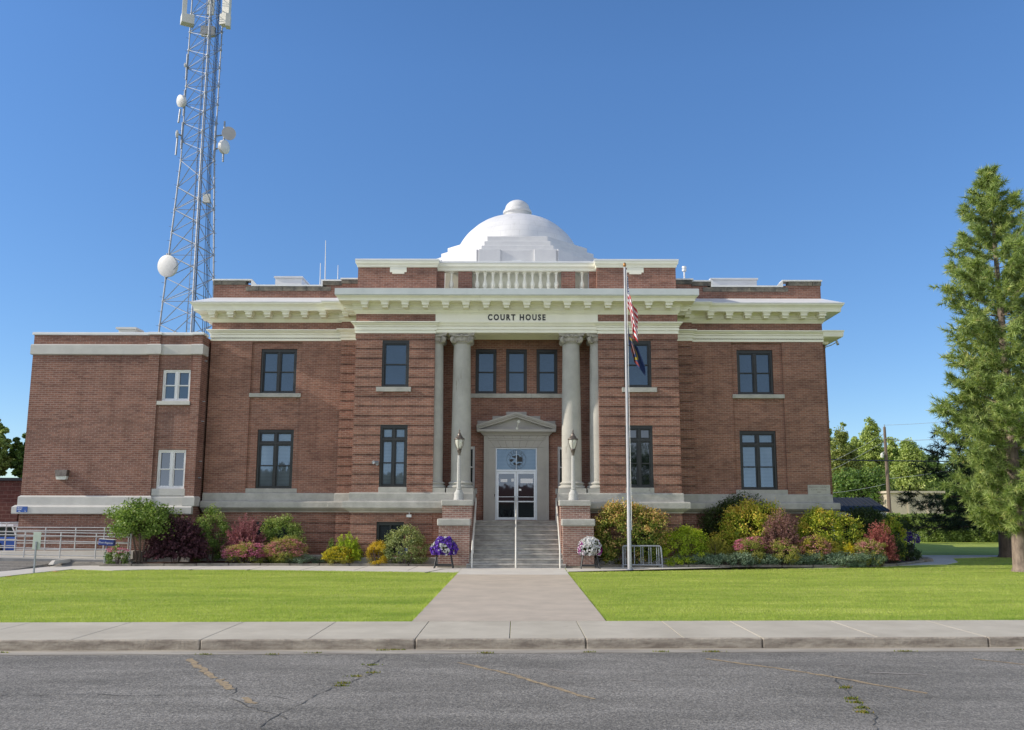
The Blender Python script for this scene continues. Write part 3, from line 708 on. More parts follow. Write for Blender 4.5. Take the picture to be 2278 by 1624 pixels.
arc_text('-', .33, R(0), .3, .12, False); arc_text('-', .33, R(180), .3, .12, False)
bm = bmesh.new()
for me in me_all: bm.from_mesh(me); bpy.data.meshes.remove(me)
me = bpy.data.meshes.new('lettering'); bm.to_mesh(me); bm.free(); me.materials.clear(); me.materials.append(M['blacklet'])
o = bpy.data.objects.new('seal_lettering', me); COL.objects.link(o); o.parent = tr
rod = MB(); rod.box(-.008, .008, Yd+.045, Yd+.052, 3.70, 4.46); rod.build('hanging_rod', 'alu', tr)
for s in (-1, 1):
    d = MB(); a, b = span(.004, .785, s); st = .075
    d.box(a, a+st, Yd+.015, Yd+.07, 1.70, 3.615); d.box(b-st, b, Yd+.015, Yd+.07, 1.70, 3.615)
    d.box(a+st, b-st, Yd+.018, Yd+.068, 3.53, 3.615); d.box(a+st, b-st, Yd+.018, Yd+.068, 1.70, 1.80)
    d.box(a+st, b-st, Yd+.020, Yd+.066, 2.40, 2.45); d.box(a+st, b-st, Yd+.022, Yd+.06, 2.60, 2.625)
    do = d.build('door', 'alu', CH, bevel=.004)
    g = MB(); g.quad((a+st, Yd+.05, 1.8), (b-st, Yd+.05, 1.8), (b-st, Yd+.05, 3.53), (a+st, Yd+.05, 3.53)); g.build('pane', 'pane_dark', do, recalc=False)
    h = MB(); x = s*.04; h.tube([(x, Yd+.02, 2.45), (x, Yd-.05, 2.45), (x+s*.03, Yd-.06, 2.47), (x+s*.03, Yd-.06, 2.62), (x, Yd-.05, 2.64), (x, Yd+.02, 2.64)], .012, 6); h.build('handle', 'galv', do)
    n_ = MB()
    if s < 0: n_.box(-.63, -.36, Yd+.044, Yd+.048, 3.2, 3.32); n_.box(-.2, -.1, Yd+.044, Yd+.048, 3.22, 3.34)
    else: n_.box(.17, .67, Yd+.044, Yd+.048, 3.16, 3.34); n_.box(.1, .2, Yd+.044, Yd+.048, 2.86, 2.93)
    n_.build('notice', 'signwhite', do)
cr = MB(); cr.box(-.875, -.845, DY-.13, DY-.1, 2.62, 2.72); cr.build('card_reader', 'black', CH)
# stairs and piers --------------------------------------------------------
SF, RI, TR_ = 33.65, .168, .2833
stp = MB()
for i in range(10):
    y = SF+TR_*i; hw = 1.80 if i < 1 else (1.755 if i < 3 else 1.70)
    stp.box(-hw, hw, y+.055, DY-.01, RI*i+.001, RI*(i+1)-.05)
    stp.box(-hw-.002*i, hw+.002*i, y, DY-.012, RI*(i+1)-.05, RI*(i+1))
stp.build('steps', 'step', CH, bevel=.01)
for s in (-1, 1):
    b = MB(); a, c = span(1.71, 2.84, s); b.box(a, c, 33.92, 34.62, 0, 1.52); a, c = span(1.66, 2.76, s); b.box(a, c, 34.5, PY+.05, 0, 2.24)
    p = b.build('stair_pier', 'brick_pier', CH)
    for (x0, x1, y0, y1, z0, z1) in ((1.67, 2.89, 33.84, 34.66, 1.52, 1.77), (1.60, 2.80, 34.44, PY-.1, 2.24, 2.46)):
        a, c = span(x0, x1, s); b = MB(); b.box(a, c, y0, y1, z0, z1); b.build('pier_cap', 'stone', p, bevel=.035)
    b = MB(); a, c = span(1.7, 2.86, s); b.box(a, c, 33.9, 34.6, .0, .1); b.build('footing', 'edging', p)
# parapets ----------------------------------------------------------------
pp = MB()
for s in (-1, 1):
    a, b = span(3.18, 6.3, s); pp.box(a, b, PY, PY+.4, 10.5, 11.62)
    a, b = span(6.3-.4, 6.3, s); pp.box(a, b, PY+.4, 38.5, 10.5, 11.62)
    a, b = span(2.9, 3.18, s); pp.box(a, b, PY+.32, PY+.62, 10.62, 11.55)
    a, b = span(1.79, 2.34, s); pp.box(a, b, PY+.32, PY+.62, 10.62, 11.55)
    # wing parapet with lowered middle
    a, b = span(10.98, WX+.02, s); pp.box(a, b, WY, WY+.35, 10.3, 11.30)
    a, b = span(7.9, 10.98, s); pp.box(a, b, WY, WY+.35, 10.3, 11.06)
    a, b = span(7.2, 7.9, s); pp.box(a, b, WY, WY+.35, 10.3, 11.28)
    a, b = span(6.3, 7.2, s); pp.box(a, b, SY, WY+.3, 10.3, 11.31)
    a, b = span(WX+.02-.35, WX+.02, s); pp.box(a, b, WY+.35, BACK, 10.3, 11.3)
pp.box(-WX, WX, BACK-.3, BACK, 10.2, 11.3)
par = pp.build('parapet', 'brick', CH)
def one(name, m, fn, parent, bevel=0.):
    q = MB(); fn(q); return q.build(name, m, parent, bevel=bevel)
for s in (-1, 1):
    for (x0, x1, y0, z0, z1) in ((11.25, WX+.06, WY-.04, 11.30, 11.47), (7.7, 11.25, WY-.035, 11.04, 11.23), (7.24, 8.05, WY-.04, 11.28, 11.455), (6.32, 7.24, SY-.04, 11.31, 11.475)):
        xs = [x0]
        while xs[-1] < x1-1.3: xs.append(xs[-1]+1.0)
        xs.append(x1)
        for xa_, xb_ in zip(xs, xs[1:]):
            a, b = span(xa_+.004, xb_-.004, s); one('coping_stone', 'stone_dark', lambda q: q.box(a, b, y0, WY+.38, z0, z1), par, .02)
    P = [(s*11.02, 11.535), (s*11.02, 11.235), (s*10.72, 11.235)] if s < 0 else [(s*10.72, 11.235), (s*11.02, 11.235), (s*11.02, 11.535)]
    def hi(q): q.box(*span(11.0, WX+.09, s), WY-.07, WY+.42, 11.475, 11.535); q.prismy(P, WY-.068, WY+.41)
    one('coping_flashing', 'whitemetal', hi, par); one('coping_flashing', 'whitemetal', lambda q: q.box(*span(8.08, 10.9, s), WY-.066, WY+.42, 11.236, 11.296), par)
    def lo(q): q.box(*span(7.25, 8.12, s), WY-.07, WY+.42, 11.46, 11.52); q.box(*span(8.05, 8.12, s), WY-.069, WY+.41, 11.23, 11.46)
    one('coping_flashing', 'whitemetal', lo, par); one('coping_flashing', 'whitemetal', lambda q: q.box(*span(6.31, 7.28, s), SY-.07, WY+.36, 11.48, 11.54), par); one('coping_flashing', 'whitemetal', lambda q: q.box(*span(WX-.36, WX+.08, s), WY+.42, BACK, 11.3, 11.4), par)
cp = MB()
cprof = [(-.2, 11.60), (.02, 11.60), (.04, 11.63), (.04, 11.68), (.09, 11.74), (.10, 11.76), (.10, 11.85), (-.2, 11.86)]
cprof2 = [(-.3, 11.53), (.02, 11.53), (.04, 11.56), (.04, 11.64), (.09, 11.70), (.10, 11.72), (.10, 11.84), (-.3, 11.85)]
cp.sweep([(-6.3, 38.5), (-6.3, PY), (-3.18, PY), (-3.18, PY+.4)], cprof, closed=True); cp.sweep([(3.18, PY+.4), (3.18, PY), (6.3, PY), (6.3, 38.5)], cprof, closed=True)
cp.sweep([(-3.17, PY+.32), (3.17, PY+.32)], cprof2, closed=True)
for s in (-1, 1):
    x = s*4.7; cp.box(x-.33, x+.33, PY-.04, PY, 11.5, 11.60); cp.box(x-.33, x+.33, PY-.041, PY, 11.40, 11.5); cp.box(x-.24, x+.24, PY-.042, PY, 11.33, 11.40)
cpo = cp.build('parapet_coping', 'cream2', CH)
cw_ = MB()
cw_.sweep([(-6.3, 38.5), (-6.3, PY), (-3.18, PY), (-3.18, PY+.4)], [(-.45, 11.87), (-.45, 11.93), (.09, 11.93), (.115, 11.915), (.115, 11.852), (.0, 11.862)], closed=True)
cw_.sweep([(3.18, PY+.4), (3.18, PY), (6.3, PY), (6.3, 38.5)], [(-.45, 11.87), (-.45, 11.93), (.09, 11.93), (.115, 11.915), (.115, 11.852), (.0, 11.862)], closed=True)
cw_.sweep([(-3.16, PY+.32), (3.16, PY+.32)], [(-.6, 11.86), (-.6, 11.93), (.08, 11.93), (.115, 11.91), (.115, 11.845), (.0, 11.855)], closed=True)
cw_.build('coping_flashing', 'whitemetal', cpo)
# balustrade
bp = [(.075, 0), (.075, .06), (.06, .075), (.075, .10), (.095, .17), (.10, .23), (.08, .30), (.055, .36), (.042, .46), (.05, .56), (.062, .60), (.05, .62), (.06, .64), (.08, .66), (.085, .70)]
bb = MB(); bb.box(-.085, .085, -.085, .085, -.02, .0); bb.lathe(bp, (0, 0, 0), 14); bb.box(-.09, .09, -.09, .09, .70, .74)
bal = bb.build('baluster', 'cream2', CH, smooth=True); bal.location = (0, PY+.47, 10.80)
for k in range(1, 6):
    for s in (-1, 1): put(bal, (s*.318*k, PY+.47, 10.80))
for s in (-1, 1): put(bal, (s*2.62, PY+.47, 10.80))
bs = MB(); bs.box(-2.9, 2.9, PY+.33, PY+.6, 10.6, 10.775); bs.build('balustrade_base', 'whitemetal', CH)
bw = MB(); bw.box(-2.9, 2.9, PY+.75, PY+.9, 10.55, 11.6); bw.build('balustrade_backing', 'cream', CH)
# roof decks, hatches
rf = MB(); rf.box(-WX+.1, WX-.1, WY+.36, BACK-.3, 10.4, 10.55); rf.box(-5.9, 5.9, PY+.9, 38.5, 10.56, 10.9)
rf.build('flat_roof', 'white', CH)
# dome
DC = Vector((0.03, 44.5, 0))
db = MB()
def octa(ap): return [(DC.x+ap/math.cos(math.pi/8)*math.cos(math.pi/8+k*math.pi/4), DC.y+ap/math.cos(math.pi/8)*math.sin(math.pi/8+k*math.pi/4)) for k in range(8)]
for ap, z0, z1 in ((4.75, 10.5, 12.9), (4.45, 12.9, 13.08), (4.3, 13.08, 13.78), (4.0, 13.78, 14.08), (3.7, 14.08, 14.38), (3.4, 14.38, 14.70)):
    db.prism(octa(ap), z0, z1+.0005*ap)
for k in range(8):                                    # corner blocks leave a low notch in each face
    a = math.pi/8+k*math.pi/4
    for sg in (-1, 1):
        fa = a+sg*math.pi/8; n_ = Vector((math.cos(fa), math.sin(fa), 0)); t_ = Vector((-n_.y, n_.x, 0))*(-sg)
        cc = DC+n_*4.28+t_*(4.3*math.tan(math.pi/8)-.52); cc.z = 13.43
        db.obox(cc, .22, 1.0, .74, fa)
dm = db.build('dome_base', 'white', CH, bevel=.02)
d = MB(); prof = []
for i in range(25):
    t = i/24*math.pi/2*.965; prof.append((3.15*math.cos(t), 14.36+2.38*math.sin(t)))
d.lathe([(3.05, 13.8)]+[(r_*3.05/3.15, z) for r_, z in prof], (0, 0, 0), 48)
def gore(v):                                         # faint eight-sided swelling of the shell
    a = math.atan2(v[1], v[0]); k = (a+math.pi/8) % (math.pi/4)-math.pi/8; f_ = 1+.35*(math.cos(math.pi/8)/math.cos(k)-1)*-1-.015
    return (DC.x+v[0]*f_, DC.y+v[1]*f_, v[2])
d.v = [gore(v) for v in d.v]
dome = d.build('dome', 'dome', CH, smooth=True)
c_ = MB()
DC.z = -.08
c_.lathe([(.60, 16.6), (.62, 16.92), (.66, 16.97), (.72, 17.0), (.735, 17.06), (.715, 17.12), (.66, 17.15), (.63, 17.2)]+[(.63*math.cos(t)+.0, 17.2+.5*math.sin(t)) for t in np.linspace(.05, math.pi/2*.99, 12)], DC, 24)
c_.build('cupola', 'white', dome, smooth=True)
DC.z = 0
vt = MB(); vt.box(-.2, .22, DC.y-4.52, DC.y-4.3, 13.12, 13.24); vt.build('vent', 'whitemetal', dome)
# cornerstone
kx = at(1796, 1080, WY); b = MB(); b.box(11.66, WX-.002, WY-.02, WY+.1, 2.742, 3.12)
ks = b.build('cornerstone', 'stone', CH, bevel=.008)
for i, (tx, sz) in enumerate((('FREMONT COUNTY', .085), ('COURT HOUSE', .085), ('1909', .085))):
    lettering(tx, sz, (12.1, WY-.021, 3.0-.1*i), 'stone_dark', ks, extrude=.002, spacing=1.05)
# side porch on the right flank
sp_ = MB(); sp_.box(WX+.0, WX+.28, WY+.55, 43, 2.5, 8.9); sp_.build('side_bay', 'brick', CH)
sp2 = MB(); sp2.sweep([(WX+.0, WY+.4), (WX+.28, WY+.4), (WX+.28, 43)], [(0, 8.9), (.06, 8.9), (.08, 9.0), (.5, 9.12), (.53, 9.15), (.55, 9.33), (.57, 9.35), (.57, 9.40), (0, 9.42)], closed=True)
sp2.build('side_cornice', 'cream2', CH)
# ------------------------------------------------------------------ annex
AX = thing('annex_building', 'plain brown brick annex with white windows and pale bands left of the court house', 'building')
AY, AL, AR = 36.2, -19.5, -12.66; AB = 52.
aw = [(-14.2, -13.08, 6.35, 7.62), (-14.2, -13.08, 2.88, 4.41)]
b = MB()
wallF(b, AL, AR, 0, 9.02, AY, aw, .18)
b.quad((AL, AY, 0), (AL, AB, 0), (AL, AB, 9.02), (AL, AY, 9.02)); b.quad((AR, AY, 0), (AR, AB, 0), (AR, AB, 9.02), (AR, AY, 9.02)); b.quad((AL, AB, 0), (AR, AB, 0), (AR, AB, 9.02), (AL, AB, 9.02))
for x0, x1 in ((-14.78, -14.36), (-12.99, AR+.012)):
    b.box(x0, x1, AY-.09, AY+.05 if x1 < -13 else AY+.3, 2.5, 9.03)
b.build('wall', 'brick_new', AX)
b = MB()
zb = [(-.1, 8.22), (.09, 8.22), (.11, 8.25), (.11, 8.6), (.08, 8.64), (-.1, 8.66)]
apath = [(AL, AB), (AL, AY), (-14.79, AY), (-14.79, AY-.09), (-14.35, AY-.09), (-14.35, AY), (-13.0, AY), (-13.0, AY-.09), (AR, AY-.09), (AR, AY+.5)]
zb = [(d if d < 0 else d*.7, z) for d, z in zb]
b.sweep(apath, zb, closed=True)
b.sweep(apath, [(-.1, 2.20), (.06, 2.20), (.07, 2.23), (.07, 2.54), (.0, 2.60), (-.1, 2.60)], closed=True)
b.sweep([(AL, AB), (AL, AY), (AR-.02, AY)], [(-.1, 1.89), (.2, 1.89), (.21, 1.92), (.21, 2.15), (.12, 2.225), (-.1, 2.23)], closed=True)
b.sweep([(AL, AB), (AL, AY), (AR-.02, AY)], [(-.1, 0), (.1, 0), (.1, .42), (.06, .46), (-.1, .46)], closed=True)
b.build('stucco_band', 'stucco', AX)
b = MB(); b.sweep(apath, [(-.3, 9.03), (.05, 9.03), (.06, 9.035), (.06, 9.12), (.03, 9.14), (-.3, 9.16)], closed=True); b.build('coping', 'whitemetal', AX)
b = MB(); b.box(AL+.3, AR-.1, AY+.3, AB-.1, 8.7, 8.8); b.build('flat_roof', 'white', AX)
for h in aw:
    lo = h[2] < 4
    window(AX, *h, AY, 'pair', 'pane_dark' if lo else 'pane_up', 'whiteframe', sill=(h[0]-.14, h[1]+.06, 2.605 if lo else 6.19, 2.878 if lo else 6.345, .05 if lo else .1, 'stucco'), cw=.055, tw=.07, corb=False)
b = MB(); q = at(288, 735, 40); b.box(q.x-.3, q.x+.42, 39.6, 40.3, 8.8, q.z+.02); b.box(q.x-.4, q.x+.5, 39.5, 40.4, q.z-.03, q.z+.05); b.build('roof_hatch', 'equip', AX)
for z in (8.0, 6.35, 5.55, 3.95, 3.3): b = MB(); b.box(-12.68, -12.54, AY+.28, AY+.31, z, z+.04); b.build('pipe_clamp', 'galv', AX)
# wall lamp
wlp = thing('wall_lamp', 'dark boxy wall lamp on the plain brick annex wall', 'lamp')
b = MB(); b.prismy([(-18.1, 3.35), (-17.66, 3.35), (-17.64, 3.6), (-18.12, 3.6)], AY-.22, AY-.004); b.build('housing', 'bronze', wlp, bevel=.01)
b = MB(); b.prismy([(-18.06, 3.22), (-17.70, 3.22), (-17.665, 3.348), (-18.095, 3.348)], AY-.19, AY-.01); b.build('lens', 'equip', wlp)
# wall sign
def panel_sign(name, label, x0, x1, y, z0, z1, lines, m='blue', border=False):
    t = thing(name, label, 'sign'); b = MB(); b.box(x0, x1, y-.015, y, z0, z1); b.build('sign_panel', m, t)
    hgt = z1-z0; cx = (x0+x1)/2
    if border:
        b = MB(); e = hgt*.04
        for q in ((x0, x1, z0, z0+e), (x0, x1, z1-e, z1), (x0, x0+e, z0, z1), (x1-e, x1, z0, z1)): b.box(q[0], q[1], y-.0185, y-.0155, q[2], q[3])
        b.build('border', 'signwhite', t)
    for tx, fx, fz, fs, al in lines: lettering(tx, hgt*fs, (x0+(x1-x0)*fx, y-.0165, z0+hgt*fz), 'signwhite', t, align=al, extrude=.001, bold=.0015)
    b = MB(); az = z0+hgt*.17; ax_ = x0+(x1-x0)*.2                       # arrow and wheelchair symbol
    b.add([(ax_-.06*hgt, y-.017, az), (ax_+.12*hgt, y-.017, az+.09*hgt), (ax_+.12*hgt, y-.017, az+.035*hgt), (ax_+.34*hgt, y-.017, az+.035*hgt), (ax_+.34*hgt, y-.017, az-.035*hgt), (ax_+.12*hgt, y-.017, az-.035*hgt), (ax_+.12*hgt, y-.017, az-.09*hgt)], [(0, 1, 6), (2, 3, 4, 5)])
    b.build('arrow', 'signwhite', t, recalc=False)
    b = MB(); wx, wz, wr = x0+(x1-x0)*.8, z0+hgt*.15, hgt*.075
    for k in range(16):
        a, c = 2*math.pi*k/16-.6, 2*math.pi*(k+.9)/16-.6
        if k > 12: continue
        b.add([(wx+r_*math.cos(-u), y-.017, wz+r_*math.sin(-u)) for r_, u in ((wr, a), (wr*1.35, a), (wr*1.35, c), (wr, c))], [(0, 1, 2, 3)])
    b.add([(wx-.02*hgt, y-.017, wz+.05*hgt), (wx+.012*hgt, y-.017, wz+.05*hgt), (wx+.012*hgt, y-.017, wz+.21*hgt), (wx-.02*hgt, y-.017, wz+.21*hgt)], [(0, 1, 2, 3)])
    b.add([(wx, y-.0171, wz+.04*hgt), (wx+.12*hgt, y-.0171, wz-.08*hgt), (wx+.15*hgt, y-.0171, wz-.06*hgt), (wx+.03*hgt, y-.0171, wz+.08*hgt)], [(0, 1, 2, 3)])
    b.lathe([(0, -.002), (.03*hgt, -.002), (.03*hgt, .002)], (wx-.004*hgt, y-.017, wz+.25*hgt), 8, mat=Matrix.Rotation(R(90), 4, 'X'))
    b.build('wheelchair_symbol', 'signwhite', t, recalc=False)
    return t
panel_sign('wall_sign', 'blue elevator access sign with arrow on the annex corner band', -19.49, -19.07, AY-.215, 1.95, 2.17+.0, [('Elevator', .08, .68, .26, 'LEFT'), ('Access', .08, .42, .26, 'LEFT')])
# ------------------------------------------------------------------ radio tower
TY = 56.
TW = thing('radio_tower', 'tall galvanised three legged lattice radio tower carrying dishes and panel antennas behind the annex', 'tower')
kL, kR = at(402.6, 357, TY), at(477, 357, TY); bL, bR = at(354, 735, TY), at(474.5, 735, TY); tL, tR = at(427.6, 0, TY), at(498, 0, TY)
zk = kL.z; ztop = 42.
def tri(z):
    if z >= zk:
        t = (z-zk)/(tL.z-zk); l = kL.x+(tL.x-kL.x)*t; r = kR.x+(tR.x-kR.x)*t
    else:
        t = (z-zk)/(bL.z-zk); l = kL.x+(bL.x-kL.x)*t; r = kR.x+(bR.x-kR.x)*t
    s_ = r-l; return [Vector((l, TY, z)), Vector((r, TY, z)), Vector(((l+s_*.59)*(1-.84*s_/TY), TY-.84*s_, z))]
zs = [0.]
while zs[-1] < zk-.01: zs.append(zs[-1]+1.5 if zs[-1]+2 < zk else zk)
while zs[-1] < ztop: zs.append(zs[-1]+1.27)
for k in range(3):
    b = MB(); b.tube([tri(0)[k], tri(zk)[k]], .058, 8); b.tube([tri(zk)[k], tri(ztop)[k]], .045, 8)
    for z in zs: b.tube([tri(z)[k]+Vector((0, 0, -.05)), tri(z)[k]+Vector((0, 0, .05))], .08, 8)
    for z in np.arange(1, ztop, .46):
        p = tri(z)[k]; d = (p-(tri(z)[0]+tri(z)[1]+tri(z)[2])/3); d.z = 0; d.normalize(); e = Vector((-d.y, d.x, 0))*(1 if int(z/.46) % 2 else -1)
        b.tube([p, p+(d*.5+e)*.2], .012, 4)
    b.build('leg', 'galv', TW)
b = MB()
for i, (z0, z1) in enumerate(zip(zs, zs[1:])):
    A, B_ = tri(z0), tri(z1); r_ = .026 if z0 < zk else .019
    for k in range(3):
        j = (k+1) % 3
        b.tube([A[k], B_[j]], r_, 5); b.tube([A[j], B_[k]], r_, 5)
        if i % 2 == 0 or z0 > zk: b.tube([A[k], A[j]], r_*.8, 5)
b.build('bracing', 'galv', TW)
b = MB()
for z0, z1 in ((0, zk), (zk, ztop)):
    for dx in (-.2, .15):
        p, q = tri(z0)[2], tri(z1)[2]; b.tube([p+Vector((dx-.15, .25, 0)), q+Vector((dx-.15, .25, 0))], .02, 5)
for z in np.arange(.3, ztop, .4):
    p = tri(z)[2]+Vector((-.15, .25, 0)); b.tube([p+Vector((-.2, 0, 0)), p+Vector((.15, 0, 0))], .012, 4)
b.build('ladder', 'galv', TW)
b = MB()
for i, (f, dy, r_) in enumerate(((.60, -.75, .025), (.64, -.7, .032), (.80, -.25, .02), (.84, -.25, .022), (.87, -.2, .022), (.9, -.2, .018), (.5, -.1, .018))):
    pts = []
    for z in (0, 10, zk, 30, 38):
        T = tri(z); s_ = T[1].x-T[0].x; pts.append(Vector(((T[0].x+f*s_)*(1+dy*s_*.9/TY), TY+dy*s_*.9, z)))
    b.tube(pts, r_, 5)
b.build('cable_run', 'cable', TW)
def dish(px, py, dia, face, m='radome', deep=.5, back=False, mount=True):
    c = at(px, py, TY-.4); rr = dia/2/F*c.y*1.04
    d = Vector(face).normalized(); rot = Vector((0, 0, 1)).rotation_difference(d).to_matrix().to_4x4()
    o = MB()
    if back: o.lathe([(0, -.1*rr), (rr, 0), (rr, .05), (0, .06)], c, 28, mat=rot)
    else: o.lathe([(.25*rr, -deep*rr), (.9*rr, -deep*rr*.6), (rr, -deep*rr*.4), (rr, deep*rr*.4), (rr*1.02, deep*rr*.42), (rr*1.02, deep*rr*.5), (.97*rr, deep*rr*.55), (.6*rr, deep*rr*.85), (.25*rr, deep*rr*.97), (0, deep*rr*1.0)], c, 28, mat=rot)
    q = o.build('dish_antenna', m, TW, smooth=True)
    T = tri(c.z); lg = T[0] if px < 440 else T[1]
    o = MB(); o.tube([c-d*deep*rr*.8, Vector((lg.x, lg.y, c.z))], .05, 6); o.tube([Vector((lg.x, lg.y-.15, c.z-.9)), Vector((lg.x, lg.y-.15, c.z+.9))], .05, 8); o.build('mount', 'galv', q)
    return q
dish(374, 592, 48, (-.25, -.9, -.12), deep=.35); dish(404, 225, 27, (-.55, -.75, -.2), deep=.6)
dish(509, 297, 31, (.35, -.75, -.05), 'radome_grey', back=True); dish(498, 327, 31, (.95, -.35, -.1), deep=.55)
dish(394, 298, 17, (-.9, -.3, 0), 'equip', deep=.4); dish(412, 145, 10, (-.95, -.2, 0), deep=.5)
def tbox(name, px, py, w_, h_, d_, m, rz=0.):
    c = at(px, py, TY-.5); o = MB(); o.obox(c, w_, d_, h_, rz); return o.build(name, m, TW, bevel=.02)
tbox('panel_antenna', 411.5, 6, .3, 1.9, .2, 'equip', .4); tbox('panel_antenna', 505, 8, .55, 2.2, .25, 'equip', -.3); tbox('panel_antenna', 470, 8, .4, 1.6, .2, 'equip')
tbox('radio_unit', 417, 45, .8, .62, .6, 'equip', .5); tbox('radio_unit', 500, 45, .5, .75, .45, 'equip', -.3); tbox('radio_unit', 508, 48, .3, .85, .5, 'equip', .2)
tbox('radio_unit', 463, 70, .9, .6, .4, 'radome_grey', .1); tbox('junction_box', 460, 442, .45, .58, .2, 'equip')
o = MB()
for px, y0, y1 in ((487+9, 270, 360), (391, 305, 345), (397, 243, 273)):
    o.tube([at(px+4, y0, TY-.3), at(px, y1, TY-.3)], .06, 7)
o.build('mast_pipe', 'galv', TW)
# ------------------------------------------------------------------ rooftop equipment
for px, y0, yb, nm in ((724.5, 535, 620, 'tall white whip aerial on the left wing roof'), (713, 585, 622, 'short white whip aerial left of the tall one on the left wing roof'), (752, 590, 620, 'short white whip aerial right of the tall one on the left wing roof')):
    t = thing('whip_aerial', nm, 'aerial', 'whip aerials on the roof'); p, q = at(px, yb, 38.), at(px, y0, 38.)
    p.z = 10.55
    b = MB(); b.tube([p, (p+q)/2, q], [.03, .022, .012], 6); b.build('rod', 'radome', t); b = MB(); b.lathe([(.1, 10.54), (.1, 10.6), (.03, 10.65)], (p.x, p.y, 0), 10); b.build('mast_base', 'galv', t)
for s, (xa, xb, yt) in ((-1, (618, 676, 622)), (1, (1578, 1678, 626))):
    t = thing('roof_hatch', 'white boxy roof curb on the %s wing roof' % ('left' if s < 0 else 'right'), 'roof hatch', 'roof curbs on the wings')
    p, q = at(xa, yt, 39.), at(xb, yt, 39.); b = MB(); b.box(p.x, q.x, 38.6, 41, 10.55, p.z-.03); b.box(p.x-.05, q.x+.05, 38.55, 41.05, p.z-.03, p.z+.04); b.build('curb', 'whitemetal', t)
    e = MB(); x = q.x+.05 if s > 0 else p.x-.05; e.prismy([(x, 10.9), (x+s*.9, 10.9), (x, p.z-.35)] if s > 0 else [(x-.9, 10.9), (x, 10.9), (x, p.z-.35)], 39, 40.8); e.build('sloped_side', 'whitemetal', t)
t = thing('weather_sensor', 'small white weather sensor on a thin mast on the right wing roof', 'sensor'); p, q = at(1522, 597, 37.5), at(1522, 625, 37.5)
b = MB(); b.tube([(p.x, 37.5, 10.5), (p.x, 37.5, p.z-.1)], .035, 8); b.build('mast', 'whitemetal', t)
b = MB(); b.lathe([(0, -.14), (.09, -.13), (.1, -.05), (.06, -.03), (.1, 0), (.09, .08), (0, .1)], p, 10); b.build('sensor_head', 'whitemetal', t, smooth=True)
# cameras
def camera_obj(label, c, d, m='galv', size=1., arm=None):
    t = thing('security_camera', label, 'camera'); d = Vector(d).normalized(); rot = Vector((0, 0, 1)).rotation_difference(d).to_matrix().to_4x4()
    b = MB(); b.lathe([(0, -.12*size), (.05*size, -.12*size), (.055*size, .1*size), (.065*size, .1*size), (.065*size, .14*size), (.05*size, .14*size), (.045*size, .12*size), (0, .12*size)], c, 14, mat=rot); b.build('camera_body', m, t, smooth=True)
    b = MB(); a = Vector(arm); b.tube([c, c+(a-c)*.5+Vector((0, 0, -.03)), a], .022*size, 6); b.lathe([(0, -.02), (.06*size, -.02), (.06*size, .02), (0, .02)], a, 10, mat=Matrix.Rotation(R(90), 4, 'X')); b.build('bracket_arm', m, t)
c = at(836, 1028, PY-.18); camera_obj('silver bullet camera on the brick left of the tall ground floor window', c, (-.5, -.7, -.1), arm=(c.x+.03, PY-.01, c.z-.06))
c = at(1153, 938, DY-.62); camera_obj('grey floodlight camera standing in the door pediment', c, (.15, -1, -.05), 'equip', .9, arm=(c.x-.05, DY-.42, 5.33))
c = at(1862, 761, WY+1.2); camera_obj('camera on a thin arm under the right eave of the court house', c, (.2, -.3, -1), 'equip', .9, arm=(c.x-.5, WY+1.3, 8.95))
c = at(910, 1147, PY-.05); t = thing('wall_sensor', 'small white sensor box under the stone ledge left of the stairs', 'sensor'); b = MB(); b.box(c.x-.09, c.x+.09, PY-.1, PY, c.z-.06, c.z+.04); b.box(c.x-.012, c.x+.012, PY-.03, PY-.005, c.z+.04, c.z+.25); b.build('sensor_box', 'whitemetal', t)
# ------------------------------------------------------------------ lamp posts on the piers
LPc = [-2.17, 2.16]
def lamp_post(x, label):
    t = thing('lamp_post', label, 'street lamp', 'lamp posts on the stair piers', (x, 34.85, 2.46))
    oc = []
    b = MB(); b.lathe([(.19, 0), (.19, .07), (.175, .1), (.18, .2), (.165, .27), (.12, .34), (.10, .38), (.115, .40), (.115, .42), (.085, .43)], n=16); b.build('post_base', 'concpost', t, smooth=True)
    b = MB(); b.lathe([(.088, .43), (.068, 1.66), (.07, 1.68), (.0, 1.68)], n=8, rot=math.pi/8); b.build('post', 'concpost', t)
    b = MB(); b.lathe([(.04, 1.66), (.05, 1.70), (.045, 1.74), (.075, 1.82), (.085, 1.85), (.07, 1.865), (.085, 1.885), (.10, 1.90), (.095, 1.915), (.075, 1.925), (.08, 1.94), (0, 1.94)], n=18)
    for k in range(6):
        a = k*math.pi/3+.3; b.tube([(r_*math.cos(a), r_*math.sin(a), z) for r_, z in ((.085, 1.93), (.13, 2.02), (.165, 2.12), (.178, 2.22), (.178, 2.29))], .009, 5)
    b.lathe([(.17, 2.275), (.195, 2.28), (.205, 2.30), (.195, 2.32), (.155, 2.335), (.12, 2.38), (.10, 2.41), (.105, 2.42), (.075, 2.44), (.06, 2.50), (.045, 2.52), (.05, 2.53), (.025, 2.55), (.02, 2.6), (.03, 2.62), (.012, 2.65), (.006, 2.70), (0, 2.71)], n=18)
    b.build('lantern_frame', 'bronze', t, smooth=True)
    b = MB(); b.lathe([(.075, 1.93), (.115, 2.01), (.15, 2.11), (.165, 2.2), (.168, 2.285)], n=20); b.build('globe', M['globe'], t, smooth=True)
    b = MB(); b.lathe([(.0, 1.95), (.03, 1.96), (.04, 2.05), (.03, 2.16), (0, 2.18)], n=12); b.build('bulb', 'signwhite', t, smooth=True)
